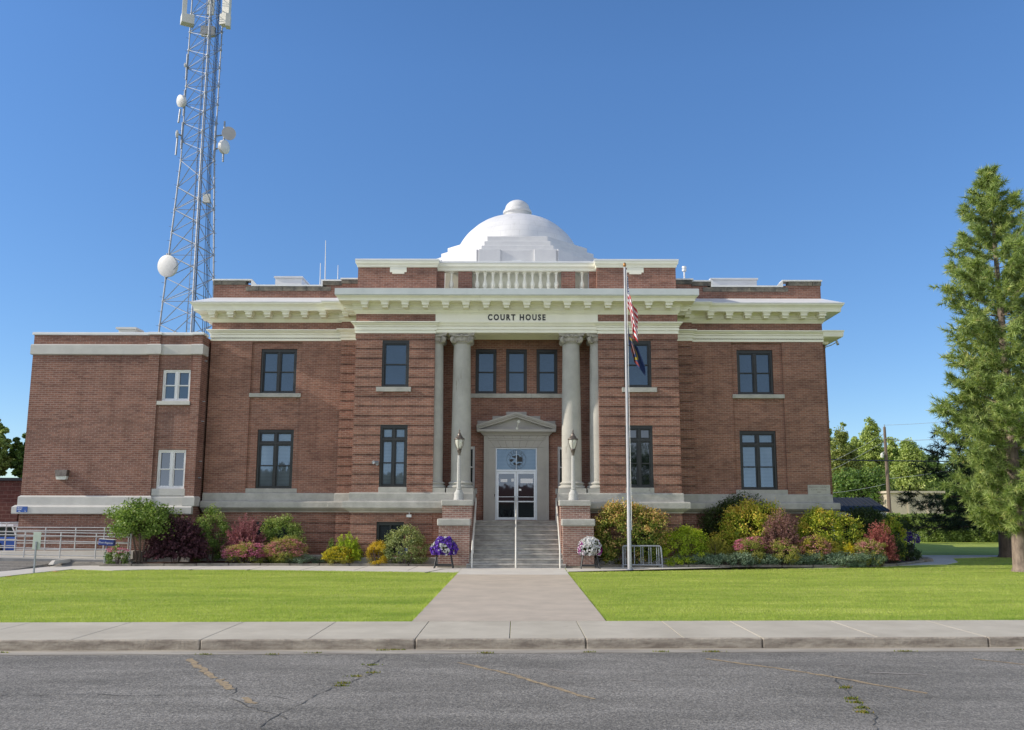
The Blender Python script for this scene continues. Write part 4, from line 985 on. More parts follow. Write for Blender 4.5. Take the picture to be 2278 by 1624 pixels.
m, nt, bs_ = nodes('frosted_lamp_glass'); bs_.inputs['Base Color'].default_value = (.88, .88, .80, 1); bs_.inputs['Roughness'].default_value = .25; bs_.inputs['Transmission Weight'].default_value = .35; bs_.inputs['Alpha'].default_value = .9
M['globe'] = m
lamp_post(LPc[0], 'lamp post with bronze lantern on the brick pier left of the stairs'); lamp_post(LPc[1], 'lamp post with bronze lantern on the brick pier right of the stairs')
# ------------------------------------------------------------------ handrails
def handrail(x, label, double):
    t = thing('handrail', label, 'handrail', 'stair handrails'); y0, y1 = 33.56, 36.35; r_ = .029
    b = MB(); z0, z1 = .72, 2.55
    b.tube([(x, y0, 0), (x, y0, z0-.05), (x, y0+.04, z0+.02), (x, y1-.1, z1-.03), (x, y1, z1), (x, y1+.1, z1-.03), (x, y1+.12, z1-.12), (x, y1+.12, 1.68)] if not double else [(x, y0, 0), (x, y0, z0-.05), (x, y0+.04, z0+.02), (x, y1-.1, z1-.03), (x, y1, z1), (x, y1+.1, z1-.04), (x, y1+.12, z1-.14), (x, y1+.08, z1-.3), (x, y1-.05, z1-.36), (x, y0+.75, z0+.12), (x, y0+.72, z0+.05), (x, y0+.72, .46)], r_, 8)
    b.build('rail', 'rail', t, smooth=True)
    b = MB(); b.tube([(x, y1-.3, 1.6), (x, y1-.3, z1-.18)], r_*.9, 8); b.build('post', 'rail', t)
handrail(-1.59, 'left stair handrail with a returned upper end beside the left pier', True); handrail(-.01, 'single handrail down the middle of the stairs', False); handrail(1.58, 'right stair handrail beside the right pier', False)
# ------------------------------------------------------------------ flagpole and flags
fp = gr(1401, 1269); px_, py_ = fp.x, fp.y; ftop = 11.0
FPt = thing('flagpole', 'tall silver flagpole standing on the lawn edge right of the stairs', 'flagpole', loc=(px_, py_, 0))
b = MB(); b.tube([(0, 0, 0), (0, 0, 1.75), (0, 0, 1.78), (0, 0, 4.8), (0, 0, 4.83), (0, 0, ftop)], [.078, .075, .066, .057, .054, .038], 16); b.build('pole', 'polemetal', FPt, smooth=True)
b = MB(); b.lathe([(0.0, 0), (.03, .0), (.055, .05), (.06, .09), (.05, .14), (.02, .17), (0, .175)], (0, 0, ftop), 12); b.build('finial', 'gold', FPt, smooth=True)
b = MB(); b.tube([(.075, -.02, ftop-.1), (.085, -.02, 1.4)], .006, 4); b.tube([(.06, -.05, ftop-.1), (.09, -.06, 1.4)], .006, 4); b.build('halyard', 'signwhite', FPt)
b = MB(); b.lathe([(.14, 0), (.14, .03), (.1, .05)], n=16); b.build('base_collar', 'galv', FPt)
def uvflag(name, label, pts_fn, nu, nv, m):
    me = bpy.data.meshes.new(name); vs = []; fs = []
    for j in range(nv+1):
        for i in range(nu+1): vs.append(pts_fn(i/nu, j/nv))
    for j in range(nv):
        for i in range(nu): a = j*(nu+1)+i; fs.append((a, a+1, a+nu+2, a+nu+1))
    me.from_pydata(vs, [], fs); uv = me.uv_layers.new(name='uv')
    for p in me.polygons:
        p.use_smooth = True
        for li in p.loop_indices:
            vi = me.loops[li].vertex_index; uv.data[li].uv = ((vi % (nu+1))/nu, (vi//(nu+1))/nv)
    o = bpy.data.objects.new(name, me); COL.objects.link(o); me.materials.append(m); tag(o, label, 'flag'); return o
def mat_usflag():
    m, nt, b = nodes('striped_flag_cloth'); b.inputs['Roughness'].default_value = .7
    uv = N(nt, 'ShaderNodeUVMap'); sp = N(nt, 'ShaderNodeSeparateXYZ'); L(nt, uv.outputs[0], sp.inputs[0])
    st = math_(nt, 'GREATER_THAN', math_(nt, 'FRACT', math_(nt, 'MULTIPLY', sp.outputs[1], 6.5)), .5)
    col = mixc(nt, st, (.55, .03, .04), (.82, .82, .84))
    can = math_(nt, 'MULTIPLY', math_(nt, 'LESS_THAN', sp.outputs[0], .4), math_(nt, 'GREATER_THAN', sp.outputs[1], 6/13))
    u = math_(nt, 'SUBTRACT', math_(nt, 'FRACT', math_(nt, 'MULTIPLY', sp.outputs[0], 15)), .5); v = math_(nt, 'SUBTRACT', math_(nt, 'FRACT', math_(nt, 'MULTIPLY', sp.outputs[1], 13)), .5)
    rr = math_(nt, 'ADD', math_(nt, 'MULTIPLY', u, u), math_(nt, 'MULTIPLY', v, v))
    cc = mixc(nt, math_(nt, 'LESS_THAN', rr, .075), (.02, .035, .16), (.85, .85, .87))
    L(nt, mixc(nt, can, col, cc), b.inputs['Base Color']); return m
def mat_stateflag():
    m, nt, b = nodes('blue_flag_cloth'); b.inputs['Roughness'].default_value = .6
    uv = N(nt, 'ShaderNodeUVMap'); sp = N(nt, 'ShaderNodeSeparateXYZ'); L(nt, uv.outputs[0], sp.inputs[0])
    u = math_(nt, 'SUBTRACT', sp.outputs[0], .5); v = math_(nt, 'MULTIPLY', math_(nt, 'SUBTRACT', sp.outputs[1], .55), .8)
    rr = math_(nt, 'SQRT', math_(nt, 'ADD', math_(nt, 'MULTIPLY', u, u), math_(nt, 'MULTIPLY', v, v)))
    ring = math_(nt, 'LESS_THAN', math_(nt, 'ABSOLUTE', math_(nt, 'SUBTRACT', rr, .27)), .035)
    band = math_(nt, 'MULTIPLY', math_(nt, 'LESS_THAN', math_(nt, 'ABSOLUTE', math_(nt, 'SUBTRACT', sp.outputs[1], .13)), .06), math_(nt, 'LESS_THAN', math_(nt, 'ABSOLUTE', u), .3))
    col = mixc(nt, ring, (.018, .04, .13), (.40, .30, .04)); col = mixc(nt, band, col, (.22, .04, .04))
    red = math_(nt, 'LESS_THAN', rr, .16); col = mixc(nt, math_(nt, 'MULTIPLY', red, .6), col, (.3, .12, .06))
    L(nt, col, b.inputs['Base Color']); return m
def drape(ztop, hoist, drop, sway, seed, w0):
    def f(u, v):                      # v=1 top of hoist, u=0 at the pole
        z = ztop-(1-v)*hoist*(1-.42*u)-u*drop*(.75+.25*(1-v))
        ph = 2*math.pi*(1.6*u+.55*v)+seed
        x = .075+w0*u**.45*(.55+.45*math.sin(ph*.5+.5))+sway*(ztop-z)*.11*u
        y = -.02+.13*u**.5*math.sin(ph*1.7)+.05*math.sin(9*u+5*v+seed)*u
        return (px_+x, py_+y, z)
    return f
uz0, uz1 = at(1398, 613, py_).z, at(1410, 748, py_).z; sz0, sz1 = at(1405, 735, py_).z, at(1424, 828, py_).z
uvflag('flag', 'red, white and blue striped flag hanging limp at the top of the flagpole', drape(uz0, 1.25, uz0-uz1-.45, 1.0, .6, .21), 36, 26, mat_usflag())
uvflag('flag', 'dark blue flag with gold lettering hanging below the striped flag', drape(sz0+.25, .75, sz0-sz1-.05, 2.4, 2.2, .17), 30, 20, mat_stateflag())
# ------------------------------------------------------------------ bicycle rack
rk0, rk1 = gr(1383, 1262), gr(1473, 1263); x0, x1 = rk0.x-.0, 5.33; yk = 34.2
t = thing('bicycle_rack', 'low galvanised bicycle rack beside the flagpole', 'bicycle rack')
b = MB(); hr = .80
b.tube([(x0, yk, 0.02), (x0, yk, hr-.03), (x0+.03, yk, hr), (x1-.06, yk, hr), (x1-.02, yk-.0, hr-.04), (x1, yk, hr-.15), (x1+.03, yk, .02)], .028, 8); b.tube([(x0, yk, .12), (x1, yk, .12)], .022, 8)
b.tube([(x0, yk+.35, 0.02), (x0, yk+.35, .1), (x0, yk, .12)], .02, 6); b.tube([(x1, yk+.35, .02), (x1, yk+.35, .1), (x1, yk, .12)], .02, 6)
b.build('rack_frame', 'galv', t, smooth=True)
b = MB()
for f in (.055, .115, .30, .465, .52, .675, .73, .88, .935): b.tube([(x0+(x1-x0)*f, yk, .12), (x0+(x1-x0)*f, yk, hr)], .014, 6)
b.build('rack_bars', 'galv', t)
# ------------------------------------------------------------------ ground, road, pavements
SK = .05                                  # the street runs slightly skew to the facade
def yl(y, x): return y+SK*x
XL, XR = -60., 75.
def sheet(name, poly, z, m, thick=0.):
    b = MB()
    if thick: b.prism(poly, z-thick, z)
    else: b.add([(x, y, z) for x, y in poly], [tuple(range(len(poly)))])
    return struct(b.build(name, m, recalc=bool(thick)))
b = MB(); n = 24
b.add([(x, y, -.32) for x, y in ((-2500, -2500), (2500, -2500), (2500, 2500), (-2500, 2500))], [(0, 1, 2, 3)]); struct(b.build('ground', 'earth', recalc=False))
sheet('road', [(XL, -14), (XR, -14), (XR, yl(14.93, XR)), (XL, yl(14.93, XL))], -.15, 'asphalt', .16)
sheet('gutter', [(XL, yl(14.932, XL)), (XR, yl(14.932, XR)), (XR, yl(15.36, XR)), (XL, yl(15.36, XL))], -.14, 'gutterconc', .17)
sheet('lawn', [(XL, yl(16., XL)), (XR, yl(16., XR)), (XR, 140), (XL, 140)], 0., 'lawn', .3)
# kerb stones and pavement slabs with open joints
kb = MB(); sv = MB()
kj = [-40, -31, -22.5, -14.6, -9.9, -5.3, -1.78, 1.5, 5.0, 8.0, 11.4, 15, 19, 24, 30, 38, 46]
kj = [-50, -38, -28, -20, -14.5, -5.05, -1.63, 1.14, 4.05, 7.85, 13, 19, 27, 36, 50]
for a, c in zip(kj, kj[1:]):
    a += .007; c -= .007
    kb.prism([(a, yl(15.34, a)), (c, yl(15.34, c)), (c, yl(15.42, c)), (a, yl(15.42, a))], -.30, .018)
struct(kb.build('kerb', 'kerb', bevel=.02))
sj = [-50, -38, -28, -20, -14.5, -8.9, -7.1, -5.05, -3.35, -1.63, -.1, 1.14, 2.75, 4.05, 6.0, 7.85, 10, 13, 16, 19, 23, 27, 36, 50]
for i, (a, c) in enumerate(zip(sj, sj[1:])):
    d = .006; da, dc = a*.14, c*.14         # joints fan slightly like the cast slabs
    sv.prism([(a+d, yl(15.425, a)), (c-d, yl(15.425, c)), (c-d, yl(17.72, c)), (a+d, yl(17.72, a))], -.1, .02)
struct(sv.build('pavement', 'conc', bevel=.006))
b = MB(); b.prism([(XL, yl(15.5, XL)), (XR, yl(15.5, XR)), (XR, yl(17.70, XR)), (XL, yl(17.70, XL))], -.28, -.02); struct(b.build('pavement_bed', 'crack'))
sheet('walkway', [(-1.95, yl(17.725, -1.95)), (1.70, yl(17.725, 1.7)), (1.72, 30.3), (-1.93, 30.3)], .022, 'conc_walk', .1)
cf = MB()
LB = [gr(560, 1268), gr(330, 1267.5), gr(250, 1270), gr(162, 1267), gr(75, 1275.6), gr(0, 1284.4)]     # back edge of the left lawn
RBk = [gr(1262, 1273), gr(1500, 1268.5), gr(1850, 1264), gr(2046, 1257.4), gr(2108, 1256), gr(2131, 1251), gr(2118.6, 1242.5), gr(2268, 1237.5)]
leftp = [(-1.95, 31.4), (-1.94, 34.9)]
front = [(-1.9, 33.66)]
# front path: left arm, landing slab, right arm
pl_l = [(p.x, p.y) for p in LB]+[(-24, gr(0, 1284.4).y-4.4), (-27, 26), (-27, 27.6), (-23.5, 27.6), (gr(0, 1273).x, gr(0, 1273).y), (gr(112.5, 1260.6).x, gr(112.5, 1260.6).y-.2), (-15.6, 34.7), (-14.4, 36.1), (-13.2, 35.2), (-13.0, 34.62), (-1.95, 34.62), (-1.95, 31.4)]
PATH_L = pl_l
b = MB(); b.prism(pl_l[::-1], -.08, .02); struct(b.build('path', 'conc_new'))
b = MB(); b.prism([(-1.93, 30.32), (1.72, 30.32), (1.76, 33.9), (-1.94, 33.9)], -.08, .024); struct(b.build('landing', 'conc_new', bevel=.006))
b = MB()
PATH_R = [(1.77, 31.75)]+[(p.x, p.y) for p in RBk]+[(40, RBk[-1].y+.2), (40, RBk[-1].y+1.7), (gr(2050, 1236).x, gr(2050, 1236).y), (17.0, 38.6), (14.6, 35.9), (12.2, 34.75), (1.77, 34.7)]
b.prism(PATH_R, -.08, .02); struct(b.build('path', 'conc_new'))
b = MB()
for x in (-11.3, -9.3, -7.45, -5.6, -3.75): b.prism([(x, 32.2), (x+.02, 32.2), (x+.12, 34.6), (x+.10, 34.6)], .0, .0215)
b.prism([(-3.05, 31.2), (-2.98, 31.2), (-2.55, 33.0), (-2.0, 33.9), (-2.06, 33.9), (-2.62, 33.02)], 0, .0218)
struct(b.build('path_joint', 'crack'))
# planting beds with concrete edging
BEDL = [(-15.2, 34.25), (-2.9, 34.7), (-2.9, 36.8), (-12.5, 36.8), (-12.9, 36.1), (-14.9, 36.1)]
BEDL = [(-15.25, 34.05), (-9.5, 34.66), (-2.9, 34.74), (-2.9, 36.9), (-12.5, 36.9), (-13.1, 36.15), (-14.1, 36.1)]
BEDR = [(2.9, 34.75), (12.2, 34.82), (14.6, 36.0), (16.8, 38.6), (16.9, 41), (13, 44), (12.4, 44), (12.4, 36.9), (2.9, 36.9)]
for nm, bd in (('mulch', BEDL), ('mulch', BEDR)):
    b = MB(); b.prism(bd, -.05, .07); struct(b.build(nm, 'mulch'))
b = MB()
def edge_blocks(pts, L0=1.15):
    for (xa, ya), (xb, yb) in zip(pts, pts[1:]):
        d = math.hypot(xb-xa, yb-ya); n_ = max(1, round(d/L0)); rz = math.atan2(yb-ya, xb-xa)
        for i in range(n_):
            t = (i+.5)/n_; b.obox(Vector((xa+(xb-xa)*t, ya+(yb-ya)*t, .045)), d/n_-.03, .13, .10+random.uniform(0, .03), rz+random.uniform(-.01, .01))
random.seed(4)
edge_blocks([(-15.25, 34.05), (-9.5, 34.66), (-2.9, 34.72)]); edge_blocks([(2.95, 34.75), (12.2, 34.80), (14.6, 35.98), (16.8, 38.6)])
struct(b.build('bed_edging', 'edging', bevel=.015))
# road markings, cracks, scuffs
def strip(name, pts, wd, m, z=-.145, zfn=None, jit=0., seed=1, par=None):
    rng = random.Random(seed); b = MB(); P = [Vector((p[0], p[1], 0)) for p in pts]; Q = []
    for p, q in zip(P, P[1:]):
        n_ = max(1, int((q-p).length/.12))
        for i in range(n_): Q.append(p+(q-p)*(i/n_))
    Q.append(P[-1]); vs = []; off_ = 0.
    if m == 'crack':
        for i in range(1, len(Q)-1): off_ = off_*.8+rng.gauss(0, .02); dd = (P[-1]-P[0]).normalized(); Q[i] = Q[i]+Vector((-dd.y, dd.x, 0))*off_
    for i, p in enumerate(Q):
        d = (Q[min(i+1, len(Q)-1)]-Q[max(0, i-1)]).normalized(); s_ = Vector((-d.y, d.x, 0)); w_ = wd*(1+rng.uniform(-jit, jit)); e = s_*rng.uniform(-jit, jit)*wd
        vs += [p+s_*w_/2+e, p-s_*w_/2+e]
    b.add([(v.x, v.y, zfn(v.x, v.y) if zfn else z) for v in vs], [(2*i, 2*i+1, 2*i+3, 2*i+2) for i in range(len(Q)-1)])
    return struct(b.build(name, m, recalc=False))
def g2(*pp): return [gr(a, c, -.15) for a, c in pp]
strip('road_marking', g2((420, 1466), (452, 1490), (478, 1509)), .10, 'yellowline', jit=.3, seed=1); strip('road_marking', g2((486, 1512), (516, 1534)), .10, 'yellowline', jit=.35, seed=2); strip('road_marking', g2((543, 1552), (566, 1566)), .09, 'yellowline', jit=.4, seed=3)
strip('road_marking', g2((1022, 1474), (1139, 1501), (1230, 1529), (1322, 1556)), .065, 'yellowline', jit=.35, seed=4)
strip('road_marking', g2((1570, 1466), (1760, 1491), (1900, 1515), (2063, 1543)), .075, 'yellowline', jit=.3, seed=5)
strip('road_marking', g2((2165, 1466), (2278, 1479)), .06, 'yellowline', jit=.4, seed=6)
strip('road_marking', g2((1225, 1487), (1262, 1494), (1300, 1501)), .05, 'chalk', jit=.6, seed=7); strip('road_marking', g2((1395, 1513), (1428, 1516)), .09, 'chalk', jit=.6, seed=8); strip('road_marking', g2((1860, 1479), (1915, 1482)), .08, 'chalk', jit=.7, seed=9); strip('road_marking', g2((1935, 1496), (2060, 1501)), .07, 'chalk', jit=.7, seed=10)
strip('road_crack', g2((860, 1462), (818, 1482), (832, 1498), (760, 1522), (700, 1548), (640, 1580), (610, 1600), (560, 1640)), .013, 'crack', z=-.1455, jit=.9, seed=11)
strip('road_crack', g2((0, 1547), (200, 1545), (400, 1549), (470, 1546), (530, 1545), (640, 1556)), .012, 'crack', z=-.1453, jit=.9, seed=12)
strip('road_crack', g2((1850, 1500), (1872, 1528), (1905, 1556), (1935, 1590), (1950, 1640)), .015, 'crack', z=-.1453, jit=.9, seed=13)
strip('road_crack', g2((525, 1530), (510, 1550), (560, 1572), (640, 1600)), .015, 'crack', z=-.1452, jit=.9, seed=14)
# weeds growing out of the cracks and the gutter line
def tufts(name, label, spots, seed, m, hgt=.028):
    rng = np.random.default_rng(seed); V = []
    for x, y, z, n_, sx, sy in spots:
        P = np.stack([rng.normal(x, sx, n_), rng.normal(y, sy, n_), np.full(n_, z)], 1); a = rng.uniform(0, 6.28, n_); w_ = rng.uniform(.006, .014, n_); hh = hgt*rng.uniform(.4, 1.2, n_); ln = rng.normal(0, .5, (n_, 2))*hh[:, None]
        d = np.stack([np.cos(a)*w_, np.sin(a)*w_, 0*a], 1); V.append(np.stack([P-d, P+d, P+np.concatenate([ln, hh[:, None]], 1)], 1).reshape(-1, 3))
    V = np.concatenate(V); o = cloud(name, V, 3, rng.random(len(V)//3), m); tag(o, label, 'weeds', kind='stuff'); return o
M['weed'] = mat_leaf('dry_weed_blades', [(0, (.10, .14, .02)), (.6, (.2, .22, .04)), (1, (.38, .24, .07))])
sp_w = []
for px, py in ((825, 1480), (830, 1497), (790, 1505), (765, 1520), (757, 1526)): q = gr(px, py, -.15); sp_w.append((q.x, q.y, -.15, 40, .05, .02))
for px, py, n_ in ((850, 1447, 80), (880, 1446, 120), (700, 1453, 60), (460, 1456, 70), (600, 1456, 60), (1585, 1450, 120), (1470, 1450, 80), (1310, 1451, 60), (2015, 1449, 90), (2270, 1446, 80), (0, 1452, 60), (1080, 1453, 90)): q = gr(px, py, -.14); sp_w.append((q.x, q.y, -.14, n_//2, .07, .012))
for px, py in ((1895, 1555), (1905, 1563), (1915, 1575), (1922, 1585), (1880, 1530)): q = gr(px, py, -.15); sp_w.append((q.x, q.y, -.15, 60, .04, .03))
tufts('weeds', 'dry yellow green weeds growing along the gutter and in the road cracks', sp_w, 3, 'weed')
# ------------------------------------------------------------------ parking lot and ramp at the left
LOT = [(-60, 22), (-27.2, 24), (-27.1, 27.6), (-23.5, 27.65), (gr(0, 1273).x, gr(0, 1273).y+.02), (gr(112.5, 1260.6).x, gr(112.5, 1260.6).y-.15), (-15.7, 34.8), (-15.6, 60), (-60, 60)]
LOWC = [(-60, 22), (-27.1, 27.6), (-23.5, 27.65), (gr(0, 1273).x, gr(0, 1273).y+.02), (gr(112.5, 1260.6).x, gr(112.5, 1260.6).y-.15), (-15.7, 34.3), (-14.3, 34.5)]
def lotz(x, y):                                  # the lot rises gently from the path to the foot of the ramp
    for (xa_, ya_), (xb_, yb_) in zip(LOWC, LOWC[1:]):
        if xa_ <= x <= xb_: lo_ = ya_+(yb_-ya_)*(x-xa_)/(xb_-xa_); return .012+.135*min(1, max(0, (y-lo_)/(34.77-lo_)))
    return .012
b = MB(); n_ = len(LOWC)
b.add([(x, y, .012) for x, y in LOWC]+[(x, 34.77, .147) for x, y in LOWC]+[(x, 70, .147) for x, y in LOWC], [(i, i+1, i+1+n_, i+n_) for i in range(n_-1)]+[(i+n_, i+1+n_, i+1+2*n_, i+2*n_) for i in range(n_-1)])
struct(b.build('parking_lot', 'asphalt'))
def lot_line(a, b_, w_, seed): return strip('road_marking', [gr(*a, .03), gr(*b_, .03)], w_, 'orange', zfn=lambda x, y: lotz(x, y)+.006, jit=.2, seed=seed)
lot_line((96, 1265), (128, 1271), .13, 21); lot_line((-5, 1274), (20, 1281), .13, 22); lot_line((285, 1247), (360, 1243), .1, 23)
def wheel_stop(a, c, label):
    p, q = gr(*a, .06), gr(*c, .06); d = q-p; mx_2, my_2 = (p.x+q.x)/2, (p.y+q.y)/2; t = thing('wheel_stop', label, 'wheel stop', 'concrete wheel stops', (mx_2, my_2, lotz(mx_2, my_2)-.005)); t.rotation_euler = (0, 0, math.atan2(d.y, d.x)); h_ = d.length/2
    b = MB()
    for x0, x1, z0 in ((-h_, -h_*.62, 0), (-h_*.62, -h_*.38, .035), (-h_*.38, h_*.38, 0), (h_*.38, h_*.62, .035), (h_*.62, h_, 0)):
        e0 = .2 if x0 == -h_ else 0; e1 = .2 if x1 == h_ else 0
        b.add([(x0, -.09, z0), (x1, -.09, z0), (x1, .09, z0), (x0, .09, z0), (x0+e0, -.06, .14), (x1-e1, -.06, .14), (x1-e1, .06, .14), (x0+e0, .06, .14)], [(0, 3, 2, 1), (4, 5, 6, 7), (0, 1, 5, 4), (1, 2, 6, 5), (2, 3, 7, 6), (3, 0, 4, 7)])
    b.build('block', 'conc_new', t, bevel=.008)
wheel_stop((112, 1259), (178, 1251), 'pale concrete wheel stop nearer the blank sign post'); wheel_stop((203, 1249), (262, 1246), 'pale concrete wheel stop half hidden behind the newspaper box')
t = thing('ramp', 'pale concrete wheelchair ramp along the foot of the annex', 'ramp')
b = MB()
xa, xb = -30., -14.6
for y0, y1, za, zb_ in ((34.75, 35.42, .46, .22), (35.42, 36.09, .42, .5)):
    b.add([(xa, y0, .0), (xb, y0, .0), (xb, y1, .0), (xa, y1, .0), (xa, y0, za), (xb, y0, zb_), (xb, y1, zb_), (xa, y1, za)], [(0, 3, 2, 1), (4, 5, 6, 7), (0, 1, 5, 4), (1, 2, 6, 5), (2, 3, 7, 6), (3, 0, 4, 7)])
b.build('ramp_slab', 'conc_new', t)
b = MB(); b.add([(xa, 34.72, 0), (xb, 34.72, 0), (xb, 34.748, 0), (xa, 34.748, 0), (xa, 34.72, .43), (xb, 34.72, .19), (xb, 34.748, .19), (xa, 34.748, .43)], [(0, 3, 2, 1), (4, 5, 6, 7), (0, 1, 5, 4), (1, 2, 6, 5), (2, 3, 7, 6), (3, 0, 4, 7)]); b.build('ramp_kerb', 'rampwall', t)
def railing(name, label, pts, posts, Y, hts, z0fn):
    t = thing('ramp_railing', label, 'railing', 'ramp railings'); b = MB()
    for hh in hts: b.tube([(x, Y-(.03 if hh == hts[1] else 0), z0fn(x)+hh) for x in pts], .022, 6)
    b.build('rails', 'railsteel', t)
    for x in posts: b = MB(); b.tube([(x, Y, z0fn(x)), (x, Y, z0fn(x)+hts[0])], .026, 6); b.build('post', 'railsteel', t)
zf = lambda x: .46+(.22-.46)*(x-xa)/(xb-xa)*1.0
pF = [at(px, 1230, 34.85).x for px in (-170, -100, -25, 53, 133, 212, 289)]
railing('r', 'pipe railing along the outer edge of the wheelchair ramp', [-30]+pF[3:], pF, 34.85, (.94, .82, .62, .35, .10), zf)
pB = [at(px, 1220, 35.9).x for px in (33, 99, 166, 230, 285)]
railing('r', 'second pipe railing behind the first, close to the annex wall', pB, pB, 35.9, (.92, .80, .58, .32, .08), lambda x: .45)
pC = [at(px, 1220, 37.6).x for px in (-90, -40, 10, 45)]
railing('r', 'short pipe railing run at the left end of the ramp beside the parked car', pC, pC, 37.6, (1.15, 1.02, .8, .5, .25), lambda x: .35)
# ------------------------------------------------------------------ small signs and boxes
sp = gr(75, 1275.5); t = thing('sign_post', 'blank pale green sign back on a thin post at the lawn edge', 'sign', loc=(sp.x, sp.y, 0))
b = MB(); b.box(-.022, .022, -.02, .02, 0, 1.02); b.build('post', 'galv', t)
b = MB(); b.box(-.13, .13, .022, .034, .76, 1.33); b.build('sign_panel', 'signback', t, bevel=.01)
npb = gr(231, 1258.5); t = thing('newspaper_box', 'blue newspaper delivery box with white lettering on a slanted post', 'newspaper box', loc=(npb.x, npb.y, 0)); t.rotation_euler = (0, R(4), R(8))
b = MB(); b.tube([(0, 0, 0), (0, 0, .74)], .03, 8); b.build('post', 'galv', t)
b = MB(); b.box(-.275, .275, -.14, .14, .74, .96); b.build('box', 'navy', t, bevel=.03)
b = MB(); b.box(-.28, .28, -.15, .15, .962, .975); b.build('lid', 'signwhite', t)
o = lettering('Post Register', .095, (0, -.1425, .815), 'signwhite', t, extrude=.001, shear=.25)
ys = gr(898, 1247, .07); c = at(897, 1227, 35.0)
t = panel_sign('yard_sign', 'small blue court house elevator sign on a stake before the grey green shrub', c.x-.19, c.x+.19, 34.95, c.z-.14, c.z+.14, [('Courthouse', .5, .72, .22, 'CENTER'), ('ELEVATOR', .5, .43, .25, 'CENTER')], border=True)
b = MB(); b.box(c.x-.008, c.x+.008, 34.951, 34.965, .05, c.z-.1); b.build('stake', 'galv', t)
# flower stands ------------------------------------------------------------
def flower_stand(name, label, x, y, cols, seed, wd=.46, drop=.0):
    t = thing('flower_stand', label, 'flower planter', 'flower stands at the stair foot'); rng = np.random.default_rng(seed)
    b = MB()
    for sx in (-1, 1):
        for sy in (-1, 1): b.tube([(x+sx*.34, y+sy*.17, 0), (x+sx*.25, y+sy*.06, .52)], [.026, .024], 4)
    b.box(x-.30, x+.30, y-.12, y-.09, .1, .16); b.box(x-.30, x+.30, y+.09, y+.12, .1, .16)
    b.box(x-.27, x+.27, y-.06, y+.06, .48, .53); b.build('stand', 'black', t)
    b = MB(); b.lathe([(.16, .5), (.24, .72), (.25, .74), (.0, .74)], (x, y, 0), 16); b.build('pot', 'black', t, smooth=True)
    n_ = 1500; d = unit(rng.normal(size=(n_, 3))); r_ = rng.uniform(.6, 1, n_)[:, None]
    P = d*r_*np.array([wd, .33, .32])+np.array([x, y, .80]); P = P[P[:, 2] > .5]
    cloud('foliage', leaves(P, unit(P-np.array([x, y, .6])), .06, rng), 4, rng.random(len(P)), 'leaf_mid', t)
    for nm, mat_, n_, fil in cols:
        d = unit(rng.normal(size=(n_*3, 3))); lump = 1+.05*np.sin(d[:, 0]*9+seed)
        P = d*(rng.uniform(.93, 1.06, n_*3)*lump)[:, None]*np.array([wd, .34, .33])+np.array([x, y, .80]); P[:, 2] -= np.clip(np.abs(d[:, 0])-.45, 0, 1)*.22+np.maximum(0, np.sin(d[:, 0]*11+seed)-.6)*.3*(d[:, 2] < 0); k = (d[:, 1] < .35) & (P[:, 2] > .5) & fil(d, rng)
        P = P[k][:n_]
        nrm = unit(P-np.array([x, y, .7])+rng.normal(size=P.shape)*.15); tt = unit(np.cross(nrm, rng.normal(size=P.shape))); bb_ = np.cross(nrm, tt); s_ = (.033*rng.uniform(.8, 1.25, len(P)))[:, None]
        V = []
        for k5 in range(5):           # five-petalled trumpet
            a, c2 = 2*math.pi*k5/5, 2*math.pi*(k5+1)/5
            V.append(np.stack([P-nrm*s_*.5, P+(tt*math.cos(a)+bb_*math.sin(a))*s_, P+(tt*math.cos((a+c2)/2)+bb_*math.sin((a+c2)/2))*s_*1.12, P+(tt*math.cos(c2)+bb_*math.sin(c2))*s_], 1))
        V = np.concatenate(V, 0).reshape(-1, 3); cloud(nm, V, 4, np.tile(rng.random(len(P)), 5), mat_, t)
M['leaf_mid'] = mat_leaf('mid_green_leaf', [(0, (.035, .07, .012)), (.5, (.06, .115, .018)), (1, (.11, .17, .03))])
M['petal_purple'] = mat_leaf('purple_petal', [(0, (.07, .02, .30)), (.6, (.16, .06, .48)), (1, (.28, .13, .6))], trans=.25, tcol=(1.2, .9, 1.3))
M['petal_white'] = mat_leaf('white_petal', [(0, (.62, .62, .64)), (1, (.85, .85, .85))], trans=.25, tcol=(1, 1, .95))
M['petal_magenta'] = mat_leaf('magenta_petal', [(0, (.22, .01, .16)), (1, (.38, .04, .3))], trans=.25, tcol=(1.3, .8, 1.2))
fl_ = gr(997, 1257); fr_ = gr(1300, 1256)
wpatch = lambda d, rng: (np.sin(d[:, 0]*5.2+1.2)+np.sin(d[:, 2]*4+2+d[:, 0]*3) > .55) | (rng.random(len(d)) < .05)
flower_stand('f', 'flower planter of purple and white petunias on a black stand left of the stairs', fl_.x, 33.55, [('purple_blossom', 'petal_purple', 640, lambda d, r: ~wpatch(d, r)), ('white_blossom', 'petal_white', 330, wpatch)], 5, .46)
flower_stand('f', 'flower planter of white and magenta petunias on a black stand right of the stairs', fr_.x, 33.55, [('white_blossom', 'petal_white', 430, lambda d, r: d[:, 0] < .62+.3*r.random(len(d))), ('magenta_blossom', 'petal_magenta', 260, lambda d, r: (np.abs(d[:, 0]) > .55+.35*r.random(len(d))))], 8, .44)
